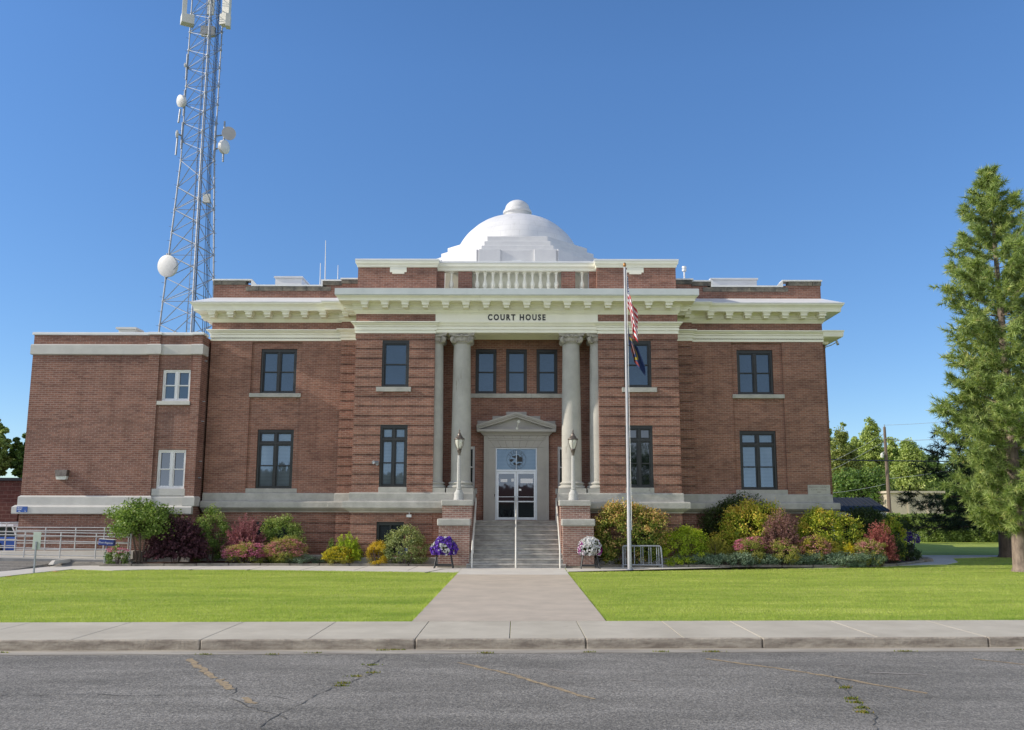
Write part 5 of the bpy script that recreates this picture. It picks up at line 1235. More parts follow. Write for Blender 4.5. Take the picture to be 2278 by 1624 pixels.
# ------------------------------------------------------------------ shrubs
LM = {
 'crab': [(0, (.07, .12, .022)), (.5, (.15, .24, .045)), (.85, (.26, .36, .08)), (1, (.40, .46, .15))],
 'hedge': [(0, (.09, .14, .03)), (.5, (.19, .27, .06)), (1, (.34, .42, .12))],
 'green': [(0, (0.048, 0.09, 0.019)), (0.5, (0.102, 0.18, 0.036)), (0.85, (0.192, 0.288, 0.06)), (1, (0.336, 0.408, 0.12))],
 'dark': [(0, (0.023, 0.039, 0.013)), (0.6, (0.039, 0.065, 0.018)), (1, (0.078, 0.111, 0.029))],
 'gold': [(0, (0.13, 0.194, 0.024)), (0.4, (0.259, 0.341, 0.036)), (0.8, (0.486, 0.518, 0.056)), (1, (0.68, 0.486, 0.097))],
 'lime': [(0, (0.156, 0.234, 0.019)), (0.5, (0.312, 0.421, 0.031)), (1, (0.53, 0.593, 0.047))],
 'viburnum': [(0, (0.05, 0.094, 0.022)), (0.5, (0.15, 0.213, 0.037)), (0.78, (0.338, 0.362, 0.075)), (0.9, (0.525, 0.425, 0.125)), (1, (0.65, 0.4, 0.175))],
 'yellow': [(0, (0.193, 0.234, 0.028)), (0.4, (0.44, 0.413, 0.028)), (1, (0.757, 0.55, 0.028))],
 'amber': [(0, (0.264, 0.224, 0.02)), (0.5, (0.528, 0.396, 0.026)), (1, (0.726, 0.475, 0.04))],
 'olive': [(0, (0.175, 0.193, 0.044)), (0.6, (0.35, 0.333, 0.061)), (1, (0.63, 0.508, 0.088))],
 'sage': [(0, (0.112, 0.16, 0.056)), (0.5, (0.225, 0.281, 0.104)), (1, (0.413, 0.431, 0.188))],
 'purple': [(0, (0.037, 0.021, 0.028)), (0.6, (0.083, 0.034, 0.047)), (1, (0.212, 0.094, 0.117))],
 'plum': [(0, (0.104, 0.033, 0.046)), (0.5, (0.26, 0.091, 0.111)), (1, (0.546, 0.247, 0.26))],
 'red': [(0, (0.15, 0.044, 0.04)), (0.5, (0.375, 0.112, 0.1)), (1, (0.65, 0.25, 0.213))],
 'mauve': [(0, (0.121, 0.061, 0.061)), (0.5, (0.264, 0.138, 0.127)), (1, (0.44, 0.253, 0.22))],
 'juniper': [(0, (.08, .13, .085)), (.5, (.16, .24, .15)), (1, (.32, .42, .27))],
 'spirea': [(0, (0.109, 0.146, 0.033)), (0.5, (0.237, 0.273, 0.055)), (1, (0.473, 0.419, 0.109))],
 'pink': [(0, (0.419, 0.105, 0.209)), (0.5, (0.628, 0.194, 0.329)), (1, (0.822, 0.374, 0.419))],
 'pinkdull': [(0, (0.374, 0.14, 0.156)), (0.5, (0.562, 0.25, 0.25)), (1, (0.749, 0.406, 0.343))],
 'poplar': [(0, (.17, .23, .06)), (.5, (.34, .42, .11)), (1, (.58, .64, .22))],
 'conifer': [(0, (.13, .17, .045)), (.5, (.23, .27, .07)), (1, (.36, .37, .11))],
 'pine': [(0, (0.125, 0.188, 0.062)), (0.5, (0.312, 0.4, 0.125)), (0.85, (0.5, 0.562, 0.213)), (1, (0.625, 0.55, 0.213))],
 'spruce': [(0, (0.017, 0.035, 0.02)), (0.6, (0.035, 0.063, 0.031)), (1, (0.084, 0.126, 0.056))],
}
for k in LM: M['lf_'+k] = mat_leaf('leaf_'+k, LM[k], tcol=(1.15, 1.1, .9) if k in ('purple', 'plum', 'red', 'mauve', 'pink', 'pinkdull', 'spruce', 'juniper') else (1.35, 1.45, .6), trans=.25)
def lumps(d, rng, amp=.16, n=7):
    o = np.zeros(len(d))
    for _ in range(n):
        v = unit(rng.normal(size=(1, 3)))[0]; f_ = rng.uniform(2.5, 7); o += np.sin(d@v*f_+rng.uniform(0, 6.28))
    return 1+amp*o/math.sqrt(n)
def crown_pts(c, rad, n, rng, amp=.16, inner=.55, flat=-.35):
    d = unit(rng.normal(size=(int(n*1.6), 3))); d = d[d[:, 2] > flat][:n]
    lm = lumps(d, rng, amp); r_ = (inner+(1-inner)*rng.random(len(d))**.45)*lm
    return d*r_[:, None]*np.array(rad)+np.array(c), d, r_/lm
def stems(mb, c, rad, n, rng, r0=.018):
    for _ in range(n):
        a = rng.uniform(0, 6.28); rr = rng.uniform(.2, .75); top = Vector((c[0]+rad[0]*rr*math.cos(a), c[1]+rad[1]*rr*math.sin(a), c[2]+rad[2]*rng.uniform(.0, .5)))
        base = Vector((c[0]+.12*math.cos(a), c[1]+.1*math.sin(a), .03)); mid = (base+top)/2+Vector((0, 0, .1)); mb.tube([base, mid, top], [r0, r0*.7, r0*.35], 5)
def shrub(label, xl, xr, yt, yb, kind, Y=None, n=None, size=.055, group=None, amp=.16, flowers=None, spiky=False, cat='shrub', depth=.85, name=None, seed=0, tip=0., asp=.6):
    rng = np.random.default_rng(seed*77+int(xl))
    pb_ = gr((xl+xr)/2, yb, .06)
    Yc = Y if Y else pb_.y+.3
    a, c_, tp = at(xl, (yt+yb)/2, Yc), at(xr, (yt+yb)/2, Yc), at((xl+xr)/2, yt, Yc)
    hw = (c_.x-a.x)/2; xc = (a.x+c_.x)/2; zt = tp.z
    t = thing(name or 'shrub', label, cat, group)
    hd = hw*depth
    zc = .05+zt*.48; rad = (hw, hd, zt*.54)
    n = int(n*1.9) if n else int(26*hw*zt/size**2)
    n = min(n, 17000)
    b = MB(); stems(b, (xc, Yc, zc), rad, 9, rng); b.build('stems', 'twig', t)
    if spiky:
        ns = int(300*max(.45, hw*zt)); V = []; rn = []
        for _ in range(ns):
            d = unit(np.array([[rng.normal(), rng.normal()*.7, abs(rng.normal())*.8+.1]]))[0]
            L_ = rng.uniform(.75, 1.13); p0 = np.array([xc+d[0]*hw*.3, Yc+d[1]*hd*.3, .08]); p1 = np.array([xc, Yc, .12])+d*np.array([hw*1.0, hd, zt*.98])*L_
            k_ = int(26+30*hw); tt = rng.uniform(.22, 1, k_)**.8; bow = np.array([0, 0, .12*zt])
            P = p0+(p1-p0)*tt[:, None]+bow*np.sin(tt*math.pi)[:, None]+rng.normal(size=(k_, 3))*.022
            ax = unit((p1-p0)[None]); out = unit(rng.normal(size=(k_, 3))+ax*.8)
            V.append(leaves(P, out, size*1.05, rng, .7, .45)); rn.append(np.clip(tt*.7+rng.normal(0, .12)+rng.normal(0, .14, k_), 0, 1))
        V = np.concatenate(V); cloud('foliage', V, 4, np.concatenate(rn), 'lf_'+kind, t)
    else:
        nc = int(30+85*hw*zt); Cc, dc, rc_ = crown_pts((xc, Yc, zc), rad, nc, rng, amp, .74, -.8)
        nc = len(Cc); ci = rng.integers(0, nc, n); crad = .13*math.sqrt(hw*zt/nc*90)*rng.uniform(.7, 1.25, nc)
        off = rng.normal(size=(n, 3)); P = Cc[ci]+off*(crad*.55)[ci][:, None]*np.array([1, .8, .8])
        d = unit(dc[ci]+unit(off)*.8); rr = rc_[ci]; cvar = rng.normal(0, .13, nc)[ci]
        k_ = P[:, 2] > .03; P, d, rr, cvar = P[k_], d[k_], rr[k_], cvar[k_]
        # sprays: pull leaves into short shoots so the outline breaks up
        g_ = unit(rng.normal(size=(max(20, n//60), 3))); g_[:, 2] = np.abs(g_[:, 2])*.9+.05; g_ = unit(g_)
        idx = np.argmax(d@g_.T, 1); near = (d*g_[idx]).sum(1)
        ext = np.clip((near-.965)/.035, 0, 1)*rng.uniform(0, .2, len(d)); P = P+d*np.array(rad)*ext[:, None]
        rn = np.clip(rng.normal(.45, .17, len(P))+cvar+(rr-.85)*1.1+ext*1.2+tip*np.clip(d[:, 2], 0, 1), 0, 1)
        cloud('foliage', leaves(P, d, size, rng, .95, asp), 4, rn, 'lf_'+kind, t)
    if flowers:
        fk, nf, fmin = flowers
        d = unit(rng.normal(size=(nf*4, 3))); d = d[(d[:, 2] > fmin) & (d[:, 1] < .45)][:nf]
        C = d*(lumps(d, rng, .1)*rng.uniform(.92, 1.1, len(d)))[:, None]*np.array(rad)+np.array([xc, Yc, zc]); C = C[C[:, 2] > .08]
        P = (C[:, None, :]+rng.normal(size=(len(C), 16, 3))*np.array([.034, .034, .014])).reshape(-1, 3)
        out = np.tile(np.array([[0, -.3, 1.]]), (len(P), 1)); cloud('blossom', leaves(P, unit(out), .033, rng, .6, .9), 4, rng.random(len(P)), 'lf_'+fk, t)
    return t
g1 = 'pink flowered spirea bushes in the beds'; g3 = 'creeping junipers along the right bed'
shrub('small green bush with reddish pink top at the left end of the left bed', 238, 285, 1222, 1258, 'green', 34.3, flowers=('pink', 60, .45), seed=1)
shrub('large dark purple shrub between the small tree and the stairs side green bush', 322, 462, 1152, 1254, 'purple', 35.15, spiky=True, size=.075, seed=2, depth=.55)
shrub('tall dense green bush behind the dark purple shrub', 430, 512, 1147, 1250, 'green', 35.9, seed=3, depth=.6, tip=.25)
shrub('plum red barberry with long arching spikes behind the pink flowers', 496, 600, 1158, 1240, 'plum', 35.55, spiky=True, size=.05, seed=4, depth=.7)
shrub('rounded green bush against the brick right of the plum barberry', 583, 672, 1160, 1236, 'green', 35.95, seed=5, depth=.6, tip=.3)
shrub('broad pink flowered bush left of the pair below the plum barberry', 502, 592, 1213, 1260, 'spirea', 34.98, size=.04, flowers=('pink', 420, -.2), group=g1, seed=6, depth=.5)
shrub('pink flowered bush beside the small blue juniper in the left bed', 592, 678, 1204, 1257, 'spirea', 35.1, size=.04, flowers=('pinkdull', 400, -.2), group=g1, seed=7, depth=.6)
shrub('low blue green creeping juniper in the left bed', 618, 728, 1241, 1257, 'juniper', 35.05, size=.05, n=2600, seed=8, depth=.45, asp=.3, name='juniper', amp=.25)
shrub('upright bright green leafy shrub behind the yellow flowered mound', 738, 808, 1195, 1246, 'lime', 35.0, spiky=True, size=.06, seed=9)
shrub('thin green shoot standing against the brick behind the left yellow mound', 726, 750, 1205, 1250, 'green', 35.4, spiky=True, size=.045, seed=31)
shrub('low mound of yellow flowers in front of the upright green shrub', 723, 787, 1222, 1257, 'olive', 34.85, size=.035, flowers=('yellow', 340, -.2), seed=10, depth=.6)
shrub('small round golden yellow bush below the basement window', 818, 862, 1214, 1256, 'amber', 34.78, size=.035, seed=11)
shrub('rounded grey green shrub behind the small blue elevator sign', 857, 948, 1182, 1254, 'sage', 34.78, size=.06, seed=12, depth=.4, amp=.2)
shrub('large shrub with orange tipped green leaves beside the right pier', 1314, 1472, 1130, 1260, 'viburnum', 34.72, size=.075, seed=13, depth=.32, amp=.22, n=9000, tip=.25)
shrub('bright lime green bush right of the bicycle rack', 1466, 1568, 1178, 1256, 'lime', 34.9, size=.05, seed=14, depth=.42, amp=.2)
shrub('small tuft of red spiky leaves behind the lime green bush', 1537, 1566, 1174, 1205, 'red', 36.0, spiky=True, size=.04, seed=15)
shrub('low olive yellow feathery bush right of the lime bush', 1553, 1630, 1196, 1242, 'olive', 35.1, spiky=True, size=.04, seed=16, depth=.6)
shrub('dark green shrub against the wall behind the golden leaved shrub', 1565, 1735, 1112, 1230, 'dark', 36.45, size=.07, seed=17, depth=.25, n=7000)
shrub('large golden green shrub with orange tips below the right wing window', 1588, 1752, 1128, 1242, 'gold', 36.05, size=.075, seed=18, depth=.42, amp=.2, n=9500, tip=.3)
shrub('dusky purple barberry with fine upright stems in the right bed', 1686, 1788, 1140, 1236, 'mauve', 35.25, spiky=True, size=.045, seed=19, depth=.6)
shrub('pink topped bush directly left of the dusky purple barberry', 1632, 1712, 1200, 1246, 'spirea', 35.15, size=.04, flowers=('pink', 230, .2), group=g1, seed=20, depth=.6)
shrub('low yellow green bush with few pink heads below the dusky barberry', 1712, 1772, 1206, 1256, 'spirea', 34.98, size=.045, flowers=('pinkdull', 70, .2), group=g1, seed=21)
shrub('purple pink flowered bush right of the dusky barberry', 1770, 1852, 1202, 1248, 'olive', 35.2, size=.045, flowers=('pinkdull', 230, .0), group=g1, seed=22, depth=.6)
shrub('large yellow green shrub at the corner of the right wing', 1778, 1902, 1138, 1242, 'gold', 36.1, size=.07, seed=23, depth=.45, n=8500, amp=.2)
shrub('big dark green shrub in shade behind the red barberry', 1862, 1995, 1134, 1225, 'dark', 38.2, size=.075, seed=24, depth=.6, n=8500)
shrub('bright red barberry bush at the right end of the bed', 1914, 1996, 1168, 1236, 'red', 35.6, spiky=True, size=.045, seed=25, depth=.7)
shrub('small clump of yellow stalks right of the large yellow green shrub', 1872, 1906, 1213, 1243, 'yellow', 35.15, spiky=True, size=.045, seed=26)
shrub('green bush dotted with magenta flowers below the red barberry', 1897, 1966, 1207, 1250, 'spirea', 35.2, size=.045, flowers=('pinkdull', 90, .1), group=g1, seed=27)
shrub('light green shrub peeping out behind the red barberry', 1960, 2012, 1162, 1230, 'gold', 37.6, size=.07, seed=28)
shrub('low dark brown shrub at the far right end of the bed', 1955, 2012, 1200, 1252, 'dark', 36.6, size=.06, seed=29)
shrub('tiny dark shrub by the stones at the bend of the path', 2002, 2042, 1216, 1248, 'dark', 38.6, size=.06, seed=30)
shrub('left hand creeping blue green juniper in front of the right bed', 1522, 1742, 1236, 1259, 'juniper', 34.86, size=.07, n=8000, seed=32, depth=.13, asp=.3, group=g3, name='juniper', amp=.25)
shrub('right hand creeping blue green juniper in front of the right bed', 1762, 1968, 1236, 1258, 'juniper', 34.88, size=.07, n=7600, seed=33, depth=.13, asp=.3, group=g3, name='juniper', amp=.25)
# stones at the bend
t = thing('border_stone', 'flat border stone at the bend of the right path', 'stone'); b = MB(); b.lathe([(.0, .0), (.55, .0), (.5, .12), (.3, .17), (0, .18)], (17.0, 39.3, .02), 9); b.build('stone', 'edging', t)
q = at(2022, 1197, 44); t = thing('flower_stand', 'blue and white flower planter half hidden behind the end of the right bed', 'flower planter'); rng = np.random.default_rng(3)
P, d, rr = crown_pts((q.x, 44, q.z-.1), (.5, .4, .45), 700, rng, .1, .8); cloud('blue_blossom', leaves(P, d, .07, rng, .7, .9), 4, rng.random(len(P))*.3, 'petal_purple', t)
P, d, rr = crown_pts((q.x+.05, 44, q.z-.08), (.53, .42, .5), 160, rng, .1, .9, .2); cloud('white_blossom', leaves(P, d, .07, rng, .7, .9), 4, rng.random(len(P)), 'petal_white', t)
b = MB(); b.lathe([(.15, 0), (.25, q.z-.3), (0, q.z-.3)], (q.x, 44, 0), 10); b.build('stand', 'black', t)
# ------------------------------------------------------------------ trees
def broad_tree(name, label, x, y, h, rw, z0, kind, n, size, seed, group=None, amp=.25, flat=-.6, trunk=.16, inner=.3, clumps=40, depth=1., lean=0., spire=0.):
    rng = np.random.default_rng(seed); t = thing(name, label, 'tree', group, (x, y, 0))
    b = MB(); zc = (h+z0)/2; rz_ = (h-z0)/2
    b.tube([(0, 0, -.05), (.02, 0, z0*.5), (lean*.3, 0, z0+rz_*.5), (lean, 0, h*.86)], [trunk*1.25, trunk, trunk*.7, trunk*.15], 9)
    C = []; 
    for k in range(clumps):
        d = unit(rng.normal(size=(1, 3)))[0]; d[2] = max(d[2], flat); r_ = rng.uniform(.45, .95)
        f_ = 1-spire*(d[2]+1)/2
        c = np.array([d[0]*rw*r_*f_, d[1]*rw*depth*r_*f_, zc+d[2]*rz_*r_]); C.append(c)
        if k % 2 == 0:
            zb = max(z0*.6, c[2]-rng.uniform(.25, .5)*rw); b.tube([(lean*zb/h, 0, zb), tuple((c*np.array([.6, .6, 1])+np.array([0, 0, zb]))*.5*np.array([1, 1, 1])), tuple(c)], [trunk*.3, trunk*.2, trunk*.08], 5)
    b.build('trunk', 'bark', t, smooth=True)
    C = np.array(C); per = n//clumps; cr = rng.uniform(.2, .42, clumps)*rw*min(1, (50/clumps)**.33)
    d = unit(rng.normal(size=(clumps*per, 3))); ci = np.repeat(np.arange(clumps), per); r_ = rng.random(len(d))**.4
    P = C[ci]+d*(r_*cr[ci])[:, None]*np.array([1, 1, .8]); P = P[:]
    rn = np.clip(rng.normal(.45, .22, len(P))+rng.normal(0, .16, clumps)[ci], 0, 1)
    out = unit(d+unit(P-np.array([0, 0, zc])))
    cloud('crown', leaves(P, out, size, rng, .95, .62), 4, rn, 'lf_'+kind, t); return t
# small tree in the left bed
q0 = gr(309, 1254, .06); sx0, sx1 = at(200, 1180, q0.y), at(378, 1180, q0.y)
tz = at(290, 1098, q0.y).z; bz = at(290, 1225, q0.y).z
t = broad_tree('small_tree', 'small multi stemmed green tree at the left end of the bed before the annex', q0.x, q0.y, tz-.1, (sx1.x-sx0.x)/2*.92, .75, 'crab', 10500, .085, 11, trunk=.045, clumps=60, depth=.75, lean=-.12)
b = MB()
for dx, tx in ((-.12, -.5), (.1, .35), (.22, .8)): b.tube([(dx, .05, 0), (dx*1.4, 0, .6), (tx*.6, 0, 1.1), (tx, .1, 1.7)], [.04, .034, .026, .012], 6)
b.build('side_stems', 'bark', t, smooth=True)
# big long needled pine at the right
def pine(name, label, x, y, h, z0, Lf, seed, ntuft, kind, bark, needle=.2, nn=26, trunk=.24, up=.18, droop=0., clip=None):
    rng = np.random.default_rng(seed); t = thing(name, label, 'tree', None, (x, y, 0))
    b = MB(); b.tube([(0, 0, -.05), (0, 0, .15), (0, 0, 1.), (.03, 0, h*.5), (0, 0, h)], [trunk*1.5, trunk*1.15, trunk, trunk*.6, .02], 12)
    tips = []; dirs = []
    z = z0
    while z < h-.15:
        f_ = (z-z0)/(h-z0); L0 = Lf(f_); nb = int(rng.integers(4, 7)) if f_ < .9 else 4; a0 = rng.uniform(0, 6.28)
        for k in range(nb):
            a = a0+2*math.pi*k/nb+rng.normal(0, .15); l_ = L0*rng.uniform(.7, 1.1); ux, uy = math.cos(a), math.sin(a); upk = up*(.3+1.4*f_)-droop*(1-f_)
            p = [np.array([ux*l_*s_, uy*l_*s_, z+l_*(upk*s_+.22*s_*s_)]) for s_ in (0, .35, .7, 1.)]
            b.tube([tuple(q) for q in p], [.035*trunk/.24*(1.2-f_), .028*(1.2-f_), .018, .008], 5)
            ns = max(4, int(l_*7.5))
            for j in range(ns):
                s_ = rng.uniform(.25, 1) if f_ < .8 else rng.uniform(.1, 1); i = min(int(s_*3), 2); base = p[0]+(p[3]-p[0])*s_; base[2] = z+l_*(upk*s_+.22*s_*s_)
                for _ in range(2):
                    sd = unit(np.array([[ux*.8+rng.normal()*.6, uy*.8+rng.normal()*.6, .25+rng.normal()*.4-droop]]))[0]
                    sl = rng.uniform(.12, .5)*min(1, l_*.6); q = base+sd*sl; tips.append(q); dirs.append(sd)
                    if rng.random() < .4: b.tube([tuple(base), tuple(q)], [.012, .006], 4, caps=False)
            tips.append(p[3]); dirs.append(unit(np.array([[ux, uy, .5]]))[0])
        z += rng.uniform(.26, .42)*(1 if h > 8 else .8)
    for k in range(10): tips.append(np.array([rng.normal()*.12, rng.normal()*.12, h-rng.uniform(0, .6)])); dirs.append(np.array([0, 0, 1.]))
    b.build('trunk', bark, t, smooth=True)
    T = np.array(tips); D = np.array(dirs)
    if len(T) > ntuft: k = rng.permutation(len(T))[:ntuft]; T, D = T[k], D[k]
    P = np.repeat(T, nn, 0); ax = np.repeat(D, nn, 0); m_ = len(P)
    along = rng.uniform(-.22, .05, m_)[:, None]; P = P+ax*along
    d = unit(ax*rng.uniform(.1, 1.1, m_)[:, None]+rng.normal(size=(m_, 3))*.62); ln = (needle*rng.uniform(.65, 1.2, m_))[:, None]
    w_ = unit(np.cross(d, rng.normal(size=(m_, 3))))*(needle*.055)
    V = np.stack([P-w_, P+w_, P+d*ln], 1).reshape(-1, 3)
    rn = np.clip(rng.normal(.42, .2, m_)+np.repeat(rng.normal(0, .14, len(T)), nn), 0, 1)
    cloud('crown', V, 3, rn, 'lf_'+kind, t); return t
pb_ = gr(2279, 1272); ph = at(2216, 376, pb_.y).z
def Lp(f_): return float(np.interp(f_, [0, .08, .22, .42, .6, .73, .81, .9, .96, 1], [1.6, 1.95, 2.2, 2.25, 2.0, 1.65, 1.3, .85, .5, .2]))*(.92+.08*math.sin(f_*31))
pine('pine_tree', 'tall full long needled pine tree at the right edge of the lawn', pb_.x-.1, pb_.y, ph, 1.45, Lp, 5, 9500, 'pine', 'bark_pine', .25, 46)
sb_ = gr(2241, 1240)
def Ls(f_): return 4.2*(1-f_)**.8+.3
pine('spruce_tree', 'dark drooping spruce behind the big pine', sb_.x, sb_.y, 9.3, 1.7, Ls, 9, 3600, 'spruce', 'bark', .26, 22, trunk=.3, up=.05, droop=.28)
# distant trees at the right
BGR = 'trees beyond the hedge'
def bgt(px0, px1, pyt, Y, kind, label, seed, n=7500, size=.23, pz=1146, amp=.2, clumps=300, flat=-.95):
    a, c, tp = at(px0, 1100, Y), at(px1, 1100, Y), at((px0+px1)/2, pyt, Y)
    return broad_tree('background_tree', label, (a.x+c.x)/2, Y, tp.z+.35, (c.x-a.x)/2*1.35, .8, kind, int(n*2.4), size, seed, BGR, clumps=clumps, spire=.55 if kind in ('poplar', 'conifer') else .15, flat=flat, depth=.8)
bgt(1815, 1872, 930, 112, 'poplar', 'pale green poplar top just right of the court house corner', 41)
bgt(1830, 1925, 955, 96, 'conifer', 'olive green conifer standing close beside the court house corner', 42, 8500, .22, clumps=340)
bgt(1862, 1905, 936, 118, 'poplar', 'slim poplar rising behind the olive conifer', 43)
bgt(1905, 1985, 933, 104, 'poplar', 'tall pale poplar behind the utility pole', 44, 8500, clumps=340)
bgt(1938, 1972, 940, 116, 'poplar', 'narrow poplar spire left of the utility pole', 45)
bgt(1980, 2080, 975, 92, 'poplar', 'broad light green poplar between the utility pole and the beige building', 46, 8500, .22, clumps=340)
bgt(1990, 2050, 982, 110, 'green', 'round topped darker tree behind the broad light green poplar', 47)
bgt(2050, 2120, 1020, 98, 'green', 'green tree standing in front of the beige building', 48)
bgt(2110, 2300, 1000, 110, 'green', 'broad green tree far behind the pine', 49, 9000, .3)
bgt(1875, 1945, 962, 108, 'poplar', 'pale poplar filling the gap left of the utility pole', 53)
bgt(1955, 2025, 968, 112, 'poplar', 'slim poplar directly behind the utility pole', 54)
bgt(2030, 2110, 1008, 105, 'poplar', 'pale green tree above the roof of the beige building', 55)
bgt(1960, 2080, 1062, 96, 'green', 'low dark green tree between the utility pole and the beige building', 56)
bgt(1840, 1985, 1045, 88, 'green', 'low spreading green tree above the dark metal roof', 50, 6000)
# trees at the left
for px0, px1, pyt, lb, sd, kd in ((-40, 22, 930, 'sunlit green tree at the left picture edge behind the maroon brick building', 51, 'poplar'), (8, 70, 948, 'darker green tree between the sunlit tree and the annex', 52, 'green')):
    a, c, tp = at(px0, 1000, 58), at(px1, 1000, 58), at(px0, pyt, 58)
    broad_tree('background_tree', lb, (a.x+c.x)/2, 58+sd-51, tp.z, (c.x-a.x)/2, 3.2, kd, 14000, .2, sd, 'trees behind the maroon building', clumps=110, trunk=.12)
# hedges --------------------------------------------------------------------
def hedge(label, a, c, Y, ytop, dep, kind, n, seed):
    p, q = at(a, ytop, Y), at(c, ytop, Y); rng = np.random.default_rng(seed); t = thing('hedge', label, 'hedge', 'clipped hedges at the back of the lawn'); h_ = p.z
    W = q.x-p.x; u = rng.random((n, 3)); face = rng.random(n)
    P = np.stack([p.x+u[:, 0]*W, Y+u[:, 1]*dep, u[:, 2]*h_], 1); out = np.zeros((n, 3))
    k = face < .6; P[k, 1] = Y+rng.normal(0, .09, k.sum()); out[k] = (0, -1, 0)
    k = (face >= .6) & (face < .85); P[k, 2] = h_+rng.normal(0, .05, k.sum()); out[k] = (0, 0, 1)
    k = (face >= .85) & (face < .95); P[k, 0] = p.x+rng.normal(0, .07, k.sum()); out[k] = (-1, 0, 0)
    k = face >= .95; out[k] = (0, -.7, .7)
    P[:, 1] += .14*np.sin(P[:, 0]*2.1)+.1*np.sin(P[:, 0]*5.3+P[:, 2]*3); P[:, 2] = np.maximum(P[:, 2]+.05*np.sin(P[:, 0]*3.3), .02)
    cloud('foliage', leaves(P, unit(out+rng.normal(size=(n, 3))*.3), .13, rng, .9, .65), 4, np.clip(rng.normal(.45, .25, n), 0, 1), 'lf_'+kind, t)
    b = MB(); b.box(p.x+.15, q.x-.1, Y+.3, Y+dep-.1, 0, h_-.2); b.build('branch_core', 'twig', t)
hedge('shorter clipped hedge behind the right bed under the metal roof', 1895, 2052, 66, 1146, 2., 'hedge', 14000, 61)
hedge('long sunlit clipped hedge behind the pine trunk', 2053, 2300, 64, 1147, 2.4, 'hedge', 24000, 62)
# buildings in the background --------------------------------------------------
t = thing('carport', 'low carport with dark standing seam metal roof behind the right bed', 'carport')
r0, r1 = at(1800, 1106, 58), at(1932, 1107, 58); e0, e1 = at(1800, 1135, 53.5), at(1979, 1136, 53.5)
b = MB(); zt, ze = r1.z, e1.z
V = [(r0.x-4, 58, zt), (r1.x, 58, zt), (e1.x, 53.5, ze), (e0.x-4, 53.5, ze), (e1.x, 62.5, ze), (e0.x-4, 62.5, ze)]
b.add(V+[(x, y, z-.08) for x, y, z in V], [(3, 2, 1, 0), (0, 1, 4, 5), (1, 2, 4), (9, 8, 10, 11), (3, 2, 8, 9), (2, 4, 10, 8)])
for i in range(30):
    f_ = i/29; xr = r0.x-4+(r1.x-r0.x+4)*f_; xe = e0.x-4+(e1.x-e0.x+4)*f_
    b.tube([(xr, 57.98, zt+.02), (xe, 53.5, ze+.02)], .03, 4)
b.build('roof', 'metalroof', t)
b = MB(); b.box(e0.x-4, e1.x-.15, 53.6, 53.75, ze-.35, ze-.09); b.build('fascia', 'whitemetal', t)
for x in (e1.x-.35, e1.x-4, e1.x-8):
    for y in (53.8, 62): b = MB(); b.box(x-.1, x+.1, y-.1, y+.1, 0, ze-.1); b.build('post', 'whitemetal', t)
t = thing('beige_building', 'plain beige rendered building behind the hedges', 'building')
p, q = at(1978, 1097, 84), at(2096, 1100, 84); b = MB(); b.box(p.x, q.x, 84, 96, 0, p.z); b.build('wall', 'beige', t)
b = MB(); b.box(p.x-.2, q.x+.2, 83.8, 96.2, p.z, p.z+.2); b.build('roof', 'beige', t)
b = MB()
for f_ in (.35, .72): b.box(p.x+(q.x-p.x)*f_-.08, p.x+(q.x-p.x)*f_+.08, 83.93, 83.99, 0, p.z); 
b.build('downpipe', 'beige', t)
t = thing('maroon_building', 'low maroon brick building with a flat dark eave at the far left', 'building')
p, q = at(-60, 1069, 47), at(66, 1069, 47); b = MB(); dx0, dx1 = at(37.5, 1150, 47).x, at(62, 1150, 47).x; dz = at(40, 1113, 47).z
wallF(b, p.x-12, q.x+3, 0, p.z, 47, [(dx0, dx1, 0, dz)], .25); b.quad((p.x-12, 58, 0), (q.x+3, 58, 0), (q.x+3, 58, p.z), (p.x-12, 58, p.z)); b.quad((p.x-12, 47, 0), (p.x-12, 58, 0), (p.x-12, 58, p.z), (p.x-12, 47, p.z)); b.quad((q.x+3, 47, 0), (q.x+3, 58, 0), (q.x+3, 58, p.z), (q.x+3, 47, p.z)); b.build('wall', 'brick_far', t)
b = MB(); b.box(p.x-12.3, q.x+3.3, 46.75, 58.3, p.z, p.z+.14); b.build('roof', 'metalroof', t)
b = MB(); b.box(dx0+.06, dx1-.06, 47.15, 47.2, 0, dz-.05); d_ = b.build('door', 'signback', t); b = MB(); b.tube([(dx0+.2, 47.15, 1.05), (dx0+.2, 47.05, 1.05), (dx0+.35, 47.05, 1.05)], .02, 5); b.build('handle', 'galv', d_)
# utility pole and wires
up0, up1 = gr(1983, 1147, 0), None
UY = 72.; ux = at(1979, 1140, UY).x; uz = at(1973, 950, UY).z
t = thing('utility_pole', 'weathered wooden utility pole rising behind the hedge', 'utility pole', loc=(ux, UY, 0))
b = MB(); b.tube([(0, 0, 0), (0, 0, uz)], [.17, .10], 10); b.build('pole', 'woodpole', t)
b = MB(); b.tube([(-.12, -.1, uz-.9), (.6, -.1, uz-.95)], .03, 6); b.lathe([(.05, 0), (.06, .06), (.02, .14), (.05, .18), (0, .2)], (0, 0, uz), 8); b.build('insulator_arm', 'galv', t)
b = MB(); b.lathe([(.0, 0), (.11, .02), (.14, .25), (.08, .36), (0, .38)], (-.35, -.1, uz*.72), 10); b.tube([(-.35, -.1, uz*.72+.4), (0, 0, uz*.72+.5)], .03, 5); b.build('lamp_head', 'equip', t)
def wire(label, p, q, sag, r_=.02, m='cable'):
    pts = []
    for i in range(17):
        f_ = i/16; v = Vector(p)*(1-f_)+Vector(q)*f_; v.z -= sag*4*f_*(1-f_); pts.append(v)
    b = MB(); b.tube(pts, r_, 4, caps=False); o = b.build('power_cable', m); tag(o, label, 'cable', 'cables on the utility pole')
